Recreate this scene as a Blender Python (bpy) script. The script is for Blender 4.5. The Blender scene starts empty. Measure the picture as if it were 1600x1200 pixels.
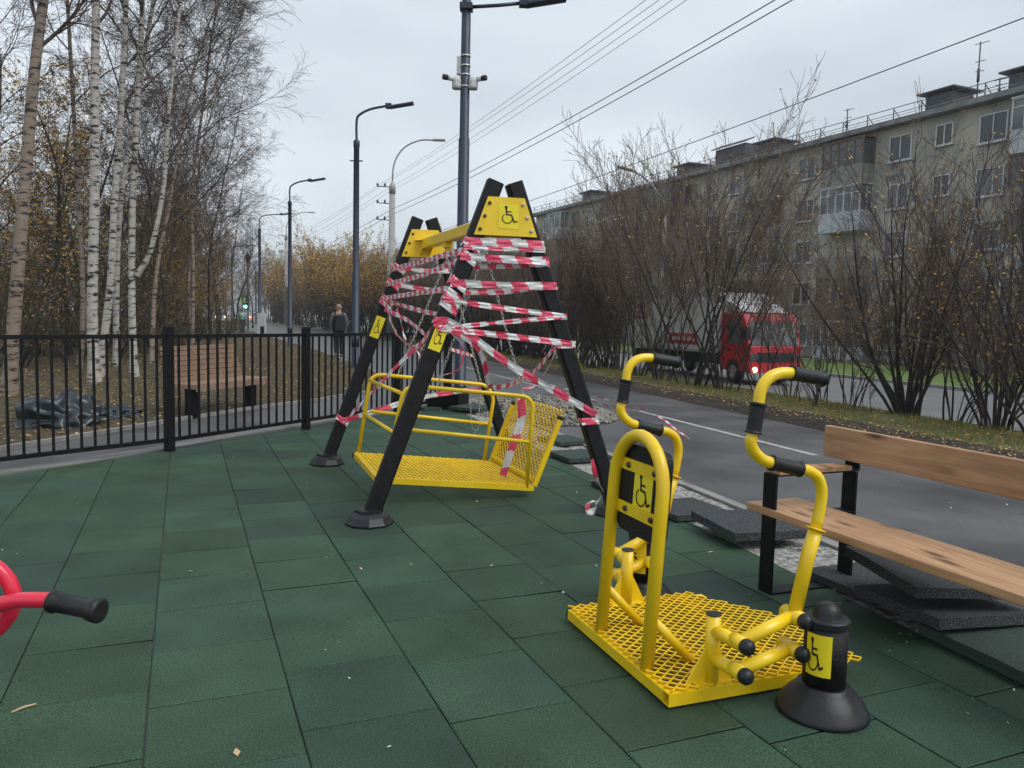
import bpy, bmesh, math, random
from mathutils import Vector, Matrix, noise as mnoise
R = math.radians
scene = bpy.context.scene
col = scene.collection

# ---------------------------------------------------------------- camera
F = 1230.0; EYE = 1.45; ROLL = R(1.3); PITCH = math.atan(102*math.cos(ROLL)/F)
fw = Vector((0, math.cos(PITCH), -math.sin(PITCH))); up0 = Vector((0, math.sin(PITCH), math.cos(PITCH)))
r0 = Vector((1, 0, 0))
cr = r0*math.cos(ROLL)+up0*math.sin(ROLL); cu = up0*math.cos(ROLL)-r0*math.sin(ROLL)
C0 = Vector((0, 0, EYE))
cam_d = bpy.data.cameras.new('camera'); cam = bpy.data.objects.new('camera', cam_d); col.objects.link(cam)
cam.matrix_world = Matrix(((cr.x, cu.x, -fw.x, 0), (cr.y, cu.y, -fw.y, 0), (cr.z, cu.z, -fw.z, EYE), (0, 0, 0, 1)))
cam_d.sensor_width = 36; cam_d.lens = F/1600*36; cam_d.clip_end = 3000; cam_d.clip_start = .05
scene.camera = cam

def ray(x, y): return fw+cr*((x-800)/F)+cu*((600-y)/F)
def g(x, y, z=0.0):
    v = ray(x, y); return C0+v*((z-EYE)/v.z)
def at(x, y, Y):
    v = ray(x, y); return C0+v*(Y/v.y)
def onp(x, y, P, N):
    v = ray(x, y); return C0+v*((P-C0).dot(N)/v.dot(N))

# ---------------------------------------------------------------- world, sun, exposure
w = bpy.data.worlds.new('World'); scene.world = w; w.use_nodes = True
nt = w.node_tree; nt.nodes.clear(); L = nt.links.new
out = nt.nodes.new('ShaderNodeOutputWorld')
SUN_EL, SUN_AZ = R(52), R(120)
sky = nt.nodes.new('ShaderNodeTexSky'); sky.sky_type = 'NISHITA'; sky.sun_disc = False
sky.sun_elevation = SUN_EL; sky.sun_rotation = SUN_AZ
bg1 = nt.nodes.new('ShaderNodeBackground'); bg1.inputs[1].default_value = .09
L(sky.outputs[0], bg1.inputs[0])
tc = nt.nodes.new('ShaderNodeTexCoord'); mp = nt.nodes.new('ShaderNodeMapping'); mp.inputs['Scale'].default_value = (1, 1, 2.6)
mp.inputs['Location'].default_value = (.35, .1, .2)
no = nt.nodes.new('ShaderNodeTexNoise'); no.inputs['Scale'].default_value = 1.5; no.inputs['Detail'].default_value = 6; no.inputs['Roughness'].default_value = .45
cp = nt.nodes.new('ShaderNodeValToRGB')
cp.color_ramp.elements[0].position = .33; cp.color_ramp.elements[0].color = (.37, .42, .47, 1)
cp.color_ramp.elements[1].position = .68; cp.color_ramp.elements[1].color = (.72, .775, .825, 1)
bg2 = nt.nodes.new('ShaderNodeBackground'); bg2.inputs[1].default_value = 1.0
L(tc.outputs['Generated'], mp.inputs[0]); L(mp.outputs[0], no.inputs[0]); L(no.outputs[0], cp.inputs[0]); L(cp.outputs[0], bg2.inputs[0])
mx = nt.nodes.new('ShaderNodeMixShader'); mx.inputs[0].default_value = .9
L(bg1.outputs[0], mx.inputs[1]); L(bg2.outputs[0], mx.inputs[2]); L(mx.outputs[0], out.inputs[0])
sd = bpy.data.lights.new('sun', 'SUN'); sd.energy = 1.5; sd.angle = R(40); sd.color = (1, .97, .93)
so = bpy.data.objects.new('sun', sd); col.objects.link(so)
so.rotation_euler = (math.pi/2-SUN_EL, 0, math.pi-SUN_AZ)
vs = scene.view_settings; vs.view_transform = 'Standard'; vs.look = 'None'; vs.gamma = 1; vs.exposure = 0.5
scene.cycles.max_bounces = 6; scene.cycles.diffuse_bounces = 3; scene.cycles.transparent_max_bounces = 6

# ---------------------------------------------------------------- materials
def mat(name, c, rough=.6, c2=None, scale=6.0, bump=0.0, bscale=None, metal=0.0, detail=5.0, lo=.35, hi=.65,
        stretch=(1, 1, 1), spec=.5, emit=None, es=1.0, coat=0.0, rvar=0.0, rnd=0.0):
    m = bpy.data.materials.new(name); m.use_nodes = True
    t = m.node_tree; b = t.nodes['Principled BSDF']; LK = t.links.new
    b.inputs['Roughness'].default_value = rough; b.inputs['Metallic'].default_value = metal
    b.inputs['Specular IOR Level'].default_value = spec; b.inputs['Coat Weight'].default_value = coat
    b.inputs['Base Color'].default_value = (*c, 1)
    tcn = t.nodes.new('ShaderNodeTexCoord'); mpn = t.nodes.new('ShaderNodeMapping'); mpn.inputs['Scale'].default_value = stretch
    LK(tcn.outputs['Object'], mpn.inputs[0])
    last = None
    if c2 is not None:
        n = t.nodes.new('ShaderNodeTexNoise'); n.inputs['Scale'].default_value = scale; n.inputs['Detail'].default_value = detail
        LK(mpn.outputs[0], n.inputs[0])
        r = t.nodes.new('ShaderNodeValToRGB'); r.color_ramp.elements[0].position = lo; r.color_ramp.elements[1].position = hi
        r.color_ramp.elements[0].color = (*c, 1); r.color_ramp.elements[1].color = (*c2, 1)
        LK(n.outputs[0], r.inputs[0]); last = r.outputs[0]
        if rvar:
            mr = t.nodes.new('ShaderNodeMapRange'); mr.inputs[3].default_value = max(0, rough-rvar); mr.inputs[4].default_value = min(1, rough+rvar)
            LK(n.outputs[0], mr.inputs[0]); LK(mr.outputs[0], b.inputs['Roughness'])
    if rnd:
        oi = t.nodes.new('ShaderNodeObjectInfo'); mr = t.nodes.new('ShaderNodeMapRange')
        mr.inputs[3].default_value = 1-rnd; mr.inputs[4].default_value = 1+rnd
        hv = t.nodes.new('ShaderNodeHueSaturation')
        if last: LK(last, hv.inputs['Color'])
        else: hv.inputs['Color'].default_value = (*c, 1)
        LK(oi.outputs['Random'], mr.inputs[0]); LK(mr.outputs[0], hv.inputs['Value']); last = hv.outputs[0]
    if last: LK(last, b.inputs['Base Color'])
    if bump:
        n2 = t.nodes.new('ShaderNodeTexNoise'); n2.inputs['Scale'].default_value = bscale or scale*3; n2.inputs['Detail'].default_value = 6
        LK(mpn.outputs[0], n2.inputs[0])
        bp = t.nodes.new('ShaderNodeBump'); bp.inputs['Strength'].default_value = min(1, bump); bp.inputs['Distance'].default_value = .02*bump
        LK(n2.outputs[0], bp.inputs['Height']); LK(bp.outputs[0], b.inputs['Normal'])
    if emit:
        b.inputs['Emission Color'].default_value = (*emit, 1); b.inputs['Emission Strength'].default_value = es
    return m

M = {}
M['yellow'] = mat('yellow_paint', (.82, .53, .006), .33, (.90, .62, .012), 5, bump=.12, bscale=60, coat=.25, rvar=.08)
M['yellow_mesh'] = mat('yellow_mesh', (.84, .55, .008), .4, (.55, .34, .015), 14, lo=.50, hi=.78)
M['sticker'] = mat('yellow_sticker', (.84, .66, .012), .4, (.88, .72, .02), 7)
M['black'] = mat('black_rubber_coat', (.005, .005, .0055), .55, (.013, .013, .014), 22, bump=.5, bscale=90, rvar=.12, spec=.3)
M['blackmetal'] = mat('black_painted_metal', (.004, .004, .0045), .5, (.008, .008, .009), 14, bump=.12, bscale=80, spec=.25)
M['cup'] = mat('black_plastic', (.007, .0075, .009), .42, (.016, .017, .019), 9, bump=.25, bscale=40, rvar=.1, spec=.4)
M['ink'] = mat('black_ink', (.008, .008, .008), .55)
M['chain'] = mat('galvanised_chain', (.62, .62, .61), .4, (.42, .42, .40), 40, metal=.35)
M['bolt'] = mat('dark_bolt', (.03, .02, .015), .5, (.08, .06, .04), 60)
M['zinc'] = mat('zinc_bolt', (.55, .54, .50), .4, metal=.6)
M['red_tape'] = mat('red_tape', (.66, .03, .085), .35, (.78, .10, .18), 9, spec=.6)
M['white_tape'] = mat('white_tape', (.78, .77, .76), .35, (.60, .59, .58), 12, spec=.6)
M['wood'] = mat('pine_plank', (.40, .235, .125), .55, (.24, .125, .058), 3.4, stretch=(1, 1, 1), bump=.12, bscale=40, lo=.42, hi=.8)
M['asphalt'] = mat('asphalt', (.048, .049, .051), .5, (.115, .115, .114), .8, bump=.55, bscale=120, detail=9, rvar=.2)
M['road'] = mat('road_asphalt', (.13, .13, .135), .55, (.17, .17, .172), .7, bump=.3, bscale=60, detail=8)
M['soil'] = mat('dark_soil', (.020, .014, .010), .9, (.045, .032, .02), 6, bump=1, bscale=18)
M['lawn'] = mat('lawn_ground', (.030, .030, .010), .9, (.095, .060, .028), 7, bump=1, bscale=30, detail=12, lo=.40, hi=.62)
M['verge'] = mat('verge_ground', (.055, .075, .014), .9, (.13, .10, .035), 6.0, bump=1, bscale=25, detail=12, lo=.40, hi=.62)
M['kerb'] = mat('concrete_kerb', (.19, .185, .175), .8, (.28, .27, .255), 5, bump=.5, bscale=70)
M['kerb_dark'] = mat('concrete_edge', (.14, .14, .135), .8, (.20, .195, .185), 3, bump=.5, bscale=70)
M['rubble'] = mat('mortar_rubble', (.13, .13, .125), .9, (.42, .41, .38), 22, bump=1, bscale=60, detail=10, lo=.36, hi=.6)
M['rubber_dark'] = mat('grey_rubber_tile', (.012, .014, .016), .85, (.11, .12, .128), 120, bump=.8, bscale=130, detail=2, lo=.40, hi=.72)
M['grass'] = mat('grass_blade', (.085, .13, .018), .7, (.18, .18, .04), 3, rnd=0)
M['grass_far'] = mat('far_grass', (.055, .12, .014), .8, (.13, .17, .03), 2.5, bump=.8, bscale=12)
for k, c in dict(leaf_yellow=(.60, .37, .07), leaf_ochre=(.33, .19, .05), leaf_brown=(.15, .075, .030), leaf_pale=(.42, .34, .17), leaf_green=(.06, .08, .02)).items():
    M[k] = mat(k, c, .65)
M['twig'] = mat('bare_twig', (.058, .044, .037), .8, (.105, .078, .062), 3, rnd=.2)
M['twig_red'] = mat('reddish_twig', (.105, .078, .062), .8, (.19, .145, .115), 2.5, rnd=.25)
M['bark_dark'] = mat('dark_bark', (.022, .018, .015), .85, (.05, .042, .035), 9, bump=.8, bscale=30)
M['building'] = mat('weathered_render', (.29, .272, .232), .85, (.52, .48, .41), .5, bump=.3, bscale=8, detail=10, lo=.3, hi=.75)
M['slab'] = mat('roof_slab', (.15, .15, .15), .8, (.25, .25, .25), 2)
M['pan_white'] = mat('pale_panel', (.50, .53, .56), .6, (.40, .42, .44), 2)
M['pan_grey'] = mat('grey_panel', (.20, .195, .175), .7, (.27, .26, .23), 2)
M['pan_brown'] = mat('wood_panel', (.12, .075, .05), .7, (.18, .12, .08), 3)
M['frame_w'] = mat('white_window_frame', (.55, .57, .59), .5)
M['glass'] = mat('window_glass', (.035, .042, .05), .08, (.12, .13, .14), .9, spec=.8)
M['vent'] = mat('dark_metal_sheet', (.05, .055, .06), .6, (.08, .085, .09), 5)
M['bluemetal'] = mat('blue_black_lamp_paint', (.016, .026, .050), .45, (.024, .036, .064), 6)
M['concrete'] = mat('concrete_pole', (.27, .27, .26), .8, (.36, .36, .34), 3, bump=.3)
M['white_plastic'] = mat('white_plastic', (.62, .63, .62), .45, (.5, .5, .49), 8)
M['truck_red'] = mat('truck_red', (.42, .012, .022), .35, (.50, .02, .035), 4, coat=.3)
M['truck_white'] = mat('truck_white', (.62, .62, .62), .5, (.52, .51, .50), 1.5)
M['tarp'] = mat('black_sheeting', (.008, .014, .018), .33, (.020, .03, .036), 3, bump=.25, bscale=7, spec=.6)
M['bench_brown'] = mat('brown_slats', (.22, .14, .095), .6, (.30, .195, .135), 9, bump=.1)
M['red_paint'] = mat('red_handle_paint', (.68, .014, .045), .3, (.74, .02, .06), 5, coat=.3)
M['gravel'] = mat('gravel_stone', (.16, .15, .125), .85, (.30, .28, .24), 7, bump=.6, bscale=40)
M['far_build_hazed'] = mat('far_block', (.50, .52, .53), .9, (.58, .60, .61), .1)  # wall colour paled to stand in for distance haze
M['far_window'] = mat('far_window', (.36, .39, .41), .5)
M['skin'] = mat('skin', (.45, .28, .2), .6)
M['grey_cloth'] = mat('grey_cloth', (.11, .115, .135), .85, (.15, .155, .175), 12)
M['dark_cloth'] = mat('dark_cloth', (.012, .013, .016), .9, (.02, .022, .026), 12)
M['cyan_cloth'] = mat('cyan_cloth', (.24, .55, .56), .8, (.30, .62, .62), 9)
M['fair_hair'] = mat('fair_hair', (.30, .20, .13), .8)
M['lens'] = mat('lamp_lens', (.6, .62, .62), .3)
M['amber'] = mat('headlight_glow', (1, .8, .5), .4, emit=(1, .74, .36), es=4)
M['green_glow'] = mat('green_signal_glow', (.1, 1, .6), .4, emit=(.1, 1, .55), es=12)
M['red_glow'] = mat('red_tail_glow', (1, .1, .05), .4, emit=(1, .10, .04), es=10)
M['sign_green'] = mat('sign_lime', (.35, .75, .05), .4)
M['bark_fallen'] = mat('straw', (.50, .36, .2), .7)

def chips(m, scale, pos, col_):
    t = m.node_tree; bs = t.nodes['Principled BSDF']; src = bs.inputs['Base Color'].links[0].from_socket
    tcn = t.nodes.new('ShaderNodeTexCoord'); n = t.nodes.new('ShaderNodeTexNoise'); n.inputs['Scale'].default_value = scale; n.inputs['Detail'].default_value = 9; n.inputs['Roughness'].default_value = .7
    t.links.new(tcn.outputs['Object'], n.inputs[0]); r = t.nodes.new('ShaderNodeValToRGB'); r.color_ramp.elements[0].position = pos; r.color_ramp.elements[1].position = pos+.025
    mx_ = t.nodes.new('ShaderNodeMix'); mx_.data_type = 'RGBA'; t.links.new(n.outputs[0], r.inputs[0]); t.links.new(r.outputs[0], mx_.inputs[0]); t.links.new(src, mx_.inputs[6]); mx_.inputs[7].default_value = (*col_, 1)
    t.links.new(mx_.outputs[2], bs.inputs['Base Color'])
chips(M['asphalt'], .55, .64, (.030, .031, .032)); chips(M['yellow'], 9, .665, (.10, .06, .015)); chips(M['yellow_mesh'], 12, .69, (.14, .09, .03)); chips(M['black'], 14, .70, (.06, .06, .055))
chips(M['asphalt'], 3.1, .64, (.03, .03, .031)); chips(M['building'], .9, .57, (.15, .142, .125)); chips(M['cup'], 11, .70, (.07, .068, .062))
# plank wood: grain along the bench, knots, and weather stains
m = bpy.data.materials.new('pine_plank_grain'); m.use_nodes = True; t = m.node_tree; bs = t.nodes['Principled BSDF']; bs.inputs['Roughness'].default_value = .6
tcn = t.nodes.new('ShaderNodeTexCoord'); rt_ = t.nodes.new('ShaderNodeMapping'); rt_.inputs['Rotation'].default_value = (0, 0, R(72))
sc_ = t.nodes.new('ShaderNodeMapping'); sc_.inputs['Scale'].default_value = (1.6, 34, 34); kn = t.nodes.new('ShaderNodeMapping'); kn.inputs['Scale'].default_value = (2.4, 7.5, 7.5)
nA = t.nodes.new('ShaderNodeTexNoise'); nA.inputs['Scale'].default_value = 1.0; nA.inputs['Detail'].default_value = 6; nA.inputs['Distortion'].default_value = .6
vK = t.nodes.new('ShaderNodeTexVoronoi'); vK.inputs['Scale'].default_value = 1.0; nB = t.nodes.new('ShaderNodeTexNoise'); nB.inputs['Scale'].default_value = 2.2; nB.inputs['Detail'].default_value = 7
LK = t.links.new
LK(tcn.outputs['Object'], rt_.inputs[0]); LK(rt_.outputs[0], sc_.inputs[0]); LK(rt_.outputs[0], kn.inputs[0]); LK(sc_.outputs[0], nA.inputs[0]); LK(kn.outputs[0], vK.inputs[0]); LK(rt_.outputs[0], nB.inputs[0])
rA = t.nodes.new('ShaderNodeValToRGB'); rA.color_ramp.elements[0].position = .32; rA.color_ramp.elements[0].color = (.36, .195, .10, 1); rA.color_ramp.elements[1].position = .66; rA.color_ramp.elements[1].color = (.53, .315, .17, 1)
LK(nA.outputs[0], rA.inputs[0])
rK = t.nodes.new('ShaderNodeValToRGB'); rK.color_ramp.elements[0].position = .07; rK.color_ramp.elements[0].color = (.30, .25, .22, 1); rK.color_ramp.elements[1].position = .24; rK.color_ramp.elements[1].color = (1, 1, 1, 1)
LK(vK.outputs[0], rK.inputs[0])
rB = t.nodes.new('ShaderNodeValToRGB'); rB.color_ramp.elements[0].position = .36; rB.color_ramp.elements[0].color = (.84, .82, .80, 1); rB.color_ramp.elements[1].position = .56; rB.color_ramp.elements[1].color = (1, 1, 1, 1)
LK(nB.outputs[0], rB.inputs[0])
def mul(a, b_):
    q = t.nodes.new('ShaderNodeMix'); q.data_type = 'RGBA'; q.blend_type = 'MULTIPLY'; q.inputs[0].default_value = 1; LK(a, q.inputs[6]); LK(b_, q.inputs[7]); return q.outputs[2]
LK(mul(mul(rA.outputs[0], rK.outputs[0]), rB.outputs[0]), bs.inputs['Base Color'])
bp = t.nodes.new('ShaderNodeBump'); bp.inputs['Strength'].default_value = .25; bp.inputs['Distance'].default_value = .003; LK(nA.outputs[0], bp.inputs['Height']); LK(bp.outputs[0], bs.inputs['Normal'])
M['wood'] = m
def pane_random(mm, a, b_):
    t = mm.node_tree; bs = t.nodes['Principled BSDF']; oi = t.nodes.new('ShaderNodeObjectInfo'); r = t.nodes.new('ShaderNodeValToRGB'); r.color_ramp.interpolation = 'CONSTANT'
    e = r.color_ramp.elements; e[0].color = (.03, .035, .04, 1); e[1].position = .45; e[1].color = (*a, 1); x = e.new(.72); x.color = (*b_, 1); x = e.new(.9); x.color = (.05, .03, .02, 1)
    t.links.new(oi.outputs['Random'], r.inputs[0]); t.links.new(r.outputs[0], bs.inputs['Base Color'])
M['pane'] = mat('window_pane', (.04, .04, .05), .08, spec=.9); pane_random(M['pane'], (.11, .12, .13), (.34, .33, .31))
# birch bark: pale with dark lenticels
m = bpy.data.materials.new('birch_bark'); m.use_nodes = True; t = m.node_tree; b = t.nodes['Principled BSDF']; b.inputs['Roughness'].default_value = .75
tcn = t.nodes.new('ShaderNodeTexCoord'); mpn = t.nodes.new('ShaderNodeMapping'); mpn.inputs['Scale'].default_value = (2.6, 2.6, 8.5)
n1 = t.nodes.new('ShaderNodeTexNoise'); n1.inputs['Scale'].default_value = 1.9; n1.inputs['Detail'].default_value = 8; n1.inputs['Roughness'].default_value = .62
r1 = t.nodes.new('ShaderNodeValToRGB'); e = r1.color_ramp.elements
e[0].position = .40; e[0].color = (.020, .017, .015, 1); e[1].position = .475; e[1].color = (.40, .37, .33, 1)
x = r1.color_ramp.elements.new(.75); x.color = (.52, .50, .46, 1)
t.links.new(tcn.outputs['Object'], mpn.inputs[0]); t.links.new(mpn.outputs[0], n1.inputs[0]); t.links.new(n1.outputs[0], r1.inputs[0]); t.links.new(r1.outputs[0], b.inputs['Base Color'])
bp = t.nodes.new('ShaderNodeBump'); bp.inputs['Strength'].default_value = .4; t.links.new(n1.outputs[0], bp.inputs['Height']); t.links.new(bp.outputs[0], b.inputs['Normal'])
M['birch'] = m
def tint_birch(name, f):
    k = M['birch'].copy(); k.name = name
    for nn in k.node_tree.nodes:
        if nn.type == 'VALTORGB':
            for el in list(nn.color_ramp.elements)[1:]:
                cc = el.color; el.color = (cc[0]*f[0], cc[1]*f[1], cc[2]*f[2], 1)
    return k
M['birch_pink'] = tint_birch('pinkish_bark', (.58, .48, .42))

# rubber tiles: green with per-tile tone (vertex colour), crumb grain
m = bpy.data.materials.new('green_rubber_tile'); m.use_nodes = True; t = m.node_tree; b = t.nodes['Principled BSDF']; b.inputs['Roughness'].default_value = .72; b.inputs['Specular IOR Level'].default_value = .35
at_ = t.nodes.new('ShaderNodeVertexColor'); at_.layer_name = 'tone'
tcn = t.nodes.new('ShaderNodeTexCoord')
n1 = t.nodes.new('ShaderNodeTexNoise'); n1.inputs['Scale'].default_value = 170; n1.inputs['Detail'].default_value = 3
n3 = t.nodes.new('ShaderNodeTexNoise'); n3.inputs['Scale'].default_value = 2.3; n3.inputs['Detail'].default_value = 7
t.links.new(tcn.outputs['Object'], n1.inputs[0]); t.links.new(tcn.outputs['Object'], n3.inputs[0])
mr = t.nodes.new('ShaderNodeMapRange'); mr.inputs[1].default_value = .3; mr.inputs[2].default_value = .7; mr.inputs[3].default_value = .25; mr.inputs[4].default_value = 1.75
mr3 = t.nodes.new('ShaderNodeMapRange'); mr3.inputs[1].default_value = .3; mr3.inputs[2].default_value = .7; mr3.inputs[3].default_value = .76; mr3.inputs[4].default_value = 1.22
mu = t.nodes.new('ShaderNodeMath'); mu.operation = 'MULTIPLY'
t.links.new(n1.outputs[0], mr.inputs[0]); t.links.new(n3.outputs[0], mr3.inputs[0]); t.links.new(mr.outputs[0], mu.inputs[0]); t.links.new(mr3.outputs[0], mu.inputs[1])
vm = t.nodes.new('ShaderNodeVectorMath'); vm.operation = 'SCALE'
t.links.new(at_.outputs[0], vm.inputs[0]); t.links.new(mu.outputs[0], vm.inputs['Scale']); t.links.new(vm.outputs[0], b.inputs['Base Color'])
bp = t.nodes.new('ShaderNodeBump'); bp.inputs['Strength'].default_value = .55; bp.inputs['Distance'].default_value = .006
t.links.new(n1.outputs[0], bp.inputs['Height']); t.links.new(bp.outputs[0], b.inputs['Normal'])
M['tile'] = m

# ---------------------------------------------------------------- mesh helpers
def V(*a): return Vector(a)
Z = V(0, 0, 1)
class MB:
    def __init__(s): s.v = []; s.f = []; s.m = []; s.sm = []
    def face(s, idx, mi=0, sm=False): s.f.append(idx); s.m.append(mi); s.sm.append(sm)
    def quad(s, a, b, c, d, mi=0):
        n = len(s.v); s.v += [a, b, c, d]; s.face((n, n+1, n+2, n+3), mi); return s
    def tri(s, a, b, c, mi=0):
        n = len(s.v); s.v += [a, b, c]; s.face((n, n+1, n+2), mi); return s
    def obox(s, o, a, b, c, mi=0):          # corner + three edge vectors
        n = len(s.v); o = Vector(o); a = Vector(a); b = Vector(b); c = Vector(c)
        s.v += [o, o+a, o+a+b, o+b, o+c, o+a+c, o+a+b+c, o+b+c]
        flip = a.cross(b).dot(c) < 0
        for f in ((0, 3, 2, 1), (4, 5, 6, 7), (0, 1, 5, 4), (1, 2, 6, 5), (2, 3, 7, 6), (3, 0, 4, 7)):
            s.face(tuple(n+i for i in (f[::-1] if flip else f)), mi)
        return s
    def cbox(s, c, ax, ay, az, sx, sy, sz, mi=0):   # centre, axes, full sizes
        ax = Vector(ax).normalized()*sx; ay = Vector(ay).normalized()*sy; az = Vector(az).normalized()*sz
        return s.obox(Vector(c)-(ax+ay+az)/2, ax, ay, az, mi)
    def box(s, x0, x1, y0, y1, z0, z1, mi=0): return s.obox((x0, y0, z0), (x1-x0, 0, 0), (0, y1-y0, 0), (0, 0, z1-z0), mi)
    def beam(s, p, q, w, h, side=None, mi=0, bev=0.0):        # rectangular bar p->q, w along side
        p = Vector(p); q = Vector(q); d = (q-p).normalized()
        sd_ = Vector(side) if side is not None else (Z.cross(d) if abs(d.z) < .98 else V(1, 0, 0))
        sd_ = (sd_-d*sd_.dot(d)).normalized(); u = d.cross(sd_).normalized()
        if bev <= 0: return s.obox(p-sd_*w/2-u*h/2, sd_*w, u*h, q-p, mi)
        prof = []
        for sx, sy in ((1, 1), (-1, 1), (-1, -1), (1, -1)):
            cs = [(sx*(w/2), sy*(h/2-bev)), (sx*(w/2-bev), sy*(h/2))]
            if sx*sy < 0: cs.reverse()
            prof += cs
        n = len(s.v); k = len(prof)
        for e_ in (p, q):
            for x, y in prof: s.v.append(e_+sd_*x+u*y)
        for i in range(k): s.face((n+i, n+(i+1) % k, n+k+(i+1) % k, n+k+i), mi)
        s.face(tuple(n+i for i in range(k))[::-1], mi); s.face(tuple(n+k+i for i in range(k)), mi)
        return s
    def tube(s, pts, r, k=12, mi=0, cap=True, sm=True):
        pts = [Vector(p) for p in pts]; n0 = len(s.v)
        rs = r if isinstance(r, (list, tuple)) else [r]*len(pts)
        nrm = None
        for i, p in enumerate(pts):
            if i == 0: d = pts[1]-p
            elif i == len(pts)-1: d = p-pts[i-1]
            else: d = (pts[i+1]-p).normalized()+(p-pts[i-1]).normalized()
            d = d.normalized() if d.length > 1e-9 else Z.copy()
            if nrm is None: nrm = d.orthogonal().normalized()
            else:
                nrm = nrm-d*nrm.dot(d); nrm = nrm.normalized() if nrm.length > 1e-6 else d.orthogonal().normalized()
            bn = d.cross(nrm)
            for j in range(k):
                a = 2*math.pi*j/k; s.v.append(p+(nrm*math.cos(a)+bn*math.sin(a))*rs[i])
        for i in range(len(pts)-1):
            for j in range(k):
                a = n0+i*k+j; b_ = n0+i*k+(j+1) % k
                s.face((a, b_, b_+k, a+k), mi, sm)
        if cap:
            s.face(tuple(n0+j for j in range(k))[::-1], mi); e_ = n0+(len(pts)-1)*k
            s.face(tuple(e_+j for j in range(k)), mi)
        return s
    def lathe(s, c, prof, k=28, mi=0, axis=Z, sm=True, start=None):
        c = Vector(c); axis = Vector(axis).normalized(); a1 = axis.orthogonal().normalized() if abs(axis.z) < .99 else V(1, 0, 0); a2 = axis.cross(a1)
        n0 = len(s.v)
        for r, z in prof:
            for j in range(k):
                a = 2*math.pi*j/k; s.v.append(c+axis*z+(a1*math.cos(a)+a2*math.sin(a))*r)
        for i in range(len(prof)-1):
            for j in range(k):
                a = n0+i*k+j; b_ = n0+i*k+(j+1) % k; s.face((a, b_, b_+k, a+k), mi, sm)
        s.face(tuple(n0+j for j in range(k))[::-1], mi); e_ = n0+(len(prof)-1)*k; s.face(tuple(e_+j for j in range(k)), mi)
        return s
    def prism(s, poly, ex, mi=0):
        poly = [Vector(p) for p in poly]; ex = Vector(ex); n = len(s.v); k = len(poly)
        s.v += poly+[p+ex for p in poly]
        s.face(tuple(range(n, n+k))[::-1], mi); s.face(tuple(range(n+k, n+2*k)), mi)
        for i in range(k): s.face((n+i, n+(i+1) % k, n+k+(i+1) % k, n+k+i), mi)
        return s
    def build(s, name, mats, parent=None, recalc=False):
        off = OFF.get(parent.name) if parent is not None else None
        if off is None: off = V(0, 0, 0)
        me = bpy.data.meshes.new(name)
        me.from_pydata([tuple(v-off) if off.length else tuple(v) for v in s.v], [], s.f)
        if not isinstance(mats, (list, tuple)): mats = [mats]
        for k in mats: me.materials.append(k)
        me.polygons.foreach_set('material_index', s.m); me.polygons.foreach_set('use_smooth', s.sm)
        if recalc:
            bm = bmesh.new(); bm.from_mesh(me); bmesh.ops.recalc_face_normals(bm, faces=bm.faces); bm.to_mesh(me); bm.free()
        me.update()
        o = bpy.data.objects.new(name, me); col.objects.link(o)
        if parent is not None: o.parent = parent; OFF[o.name] = off
        return o
OFF = {}
def tag(o, label, cat, group=None, kind=None):
    if label: o['label'] = label
    if cat: o['category'] = cat
    if group: o['group'] = group
    if kind: o['kind'] = kind
    return o
def thing(name, label, cat, loc=(0, 0, 0), group=None, rz=0.0):
    o = bpy.data.objects.new(name, None); col.objects.link(o); o.location = loc; o.rotation_euler = (0, 0, rz)
    o.empty_display_size = .2
    OFF[o.name] = Vector(loc) if rz == 0 else V(0, 0, 0)
    return tag(o, label, cat, group)
def copy_tree(o, parent=None):
    c = o.copy(); col.objects.link(c)
    if parent is not None: c.parent = parent
    for ch in list(o.children): copy_tree(ch, c)
    return c
def structure(name, mb, m): o = mb.build(name, m); o['kind'] = 'structure'; return o
def lerp(a, b, t_): return a+(b-a)*t_
def bez(pts, n=6):               # smooth path through points (Catmull-Rom)
    pts = [Vector(p) for p in pts]; P = [pts[0]*2-pts[1]]+pts+[pts[-1]*2-pts[-2]]; o = []
    for i in range(1, len(P)-2):
        for k in range(n):
            u = k/n; a, b_, c, d = P[i-1], P[i], P[i+1], P[i+2]
            o.append(.5*((2*b_)+(c-a)*u+(2*a-5*b_+4*c-d)*u*u+(3*b_-a-3*c+d)*u*u*u))
    o.append(pts[-1]); return o
def arc_corner(pts, rad, n=6):   # polyline with rounded corners
    pts = [Vector(p) for p in pts]; o = [pts[0]]
    for i in range(1, len(pts)-1):
        a = (pts[i-1]-pts[i]); b_ = (pts[i+1]-pts[i]); rr = min(rad, a.length*.49, b_.length*.49)
        p0 = pts[i]+a.normalized()*rr; p1 = pts[i]+b_.normalized()*rr
        for k in range(n+1):
            u = k/n; o.append(p0*(1-u)**2+pts[i]*2*u*(1-u)+p1*u*u)
    o.append(pts[-1]); return o

# road frame
VD = V(-.309, .951, 0).normalized(); VN = V(VD.y, -VD.x, 0)
def RS(s, t, z=0.0): return VN*s+VD*t+V(0, 0, z)
def sof(p): return Vector(p).dot(VN)
def tof(p): return Vector(p).dot(VD)
PROF = [(-400, -.05), (7.4, -.05), (7.52, -.01), (7.62, .05), (7.95, .09), (8.7, .07), (10.4, -.06), (12.0, -.26), (13.5, -.46), (13.9, -.50), (500, -.50)]
def hz(s):
    for (a, za), (b_, zb) in zip(PROF, PROF[1:]):
        if a <= s <= b_: return za+(zb-za)*(s-a)/(b_-a)
    return 0

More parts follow.
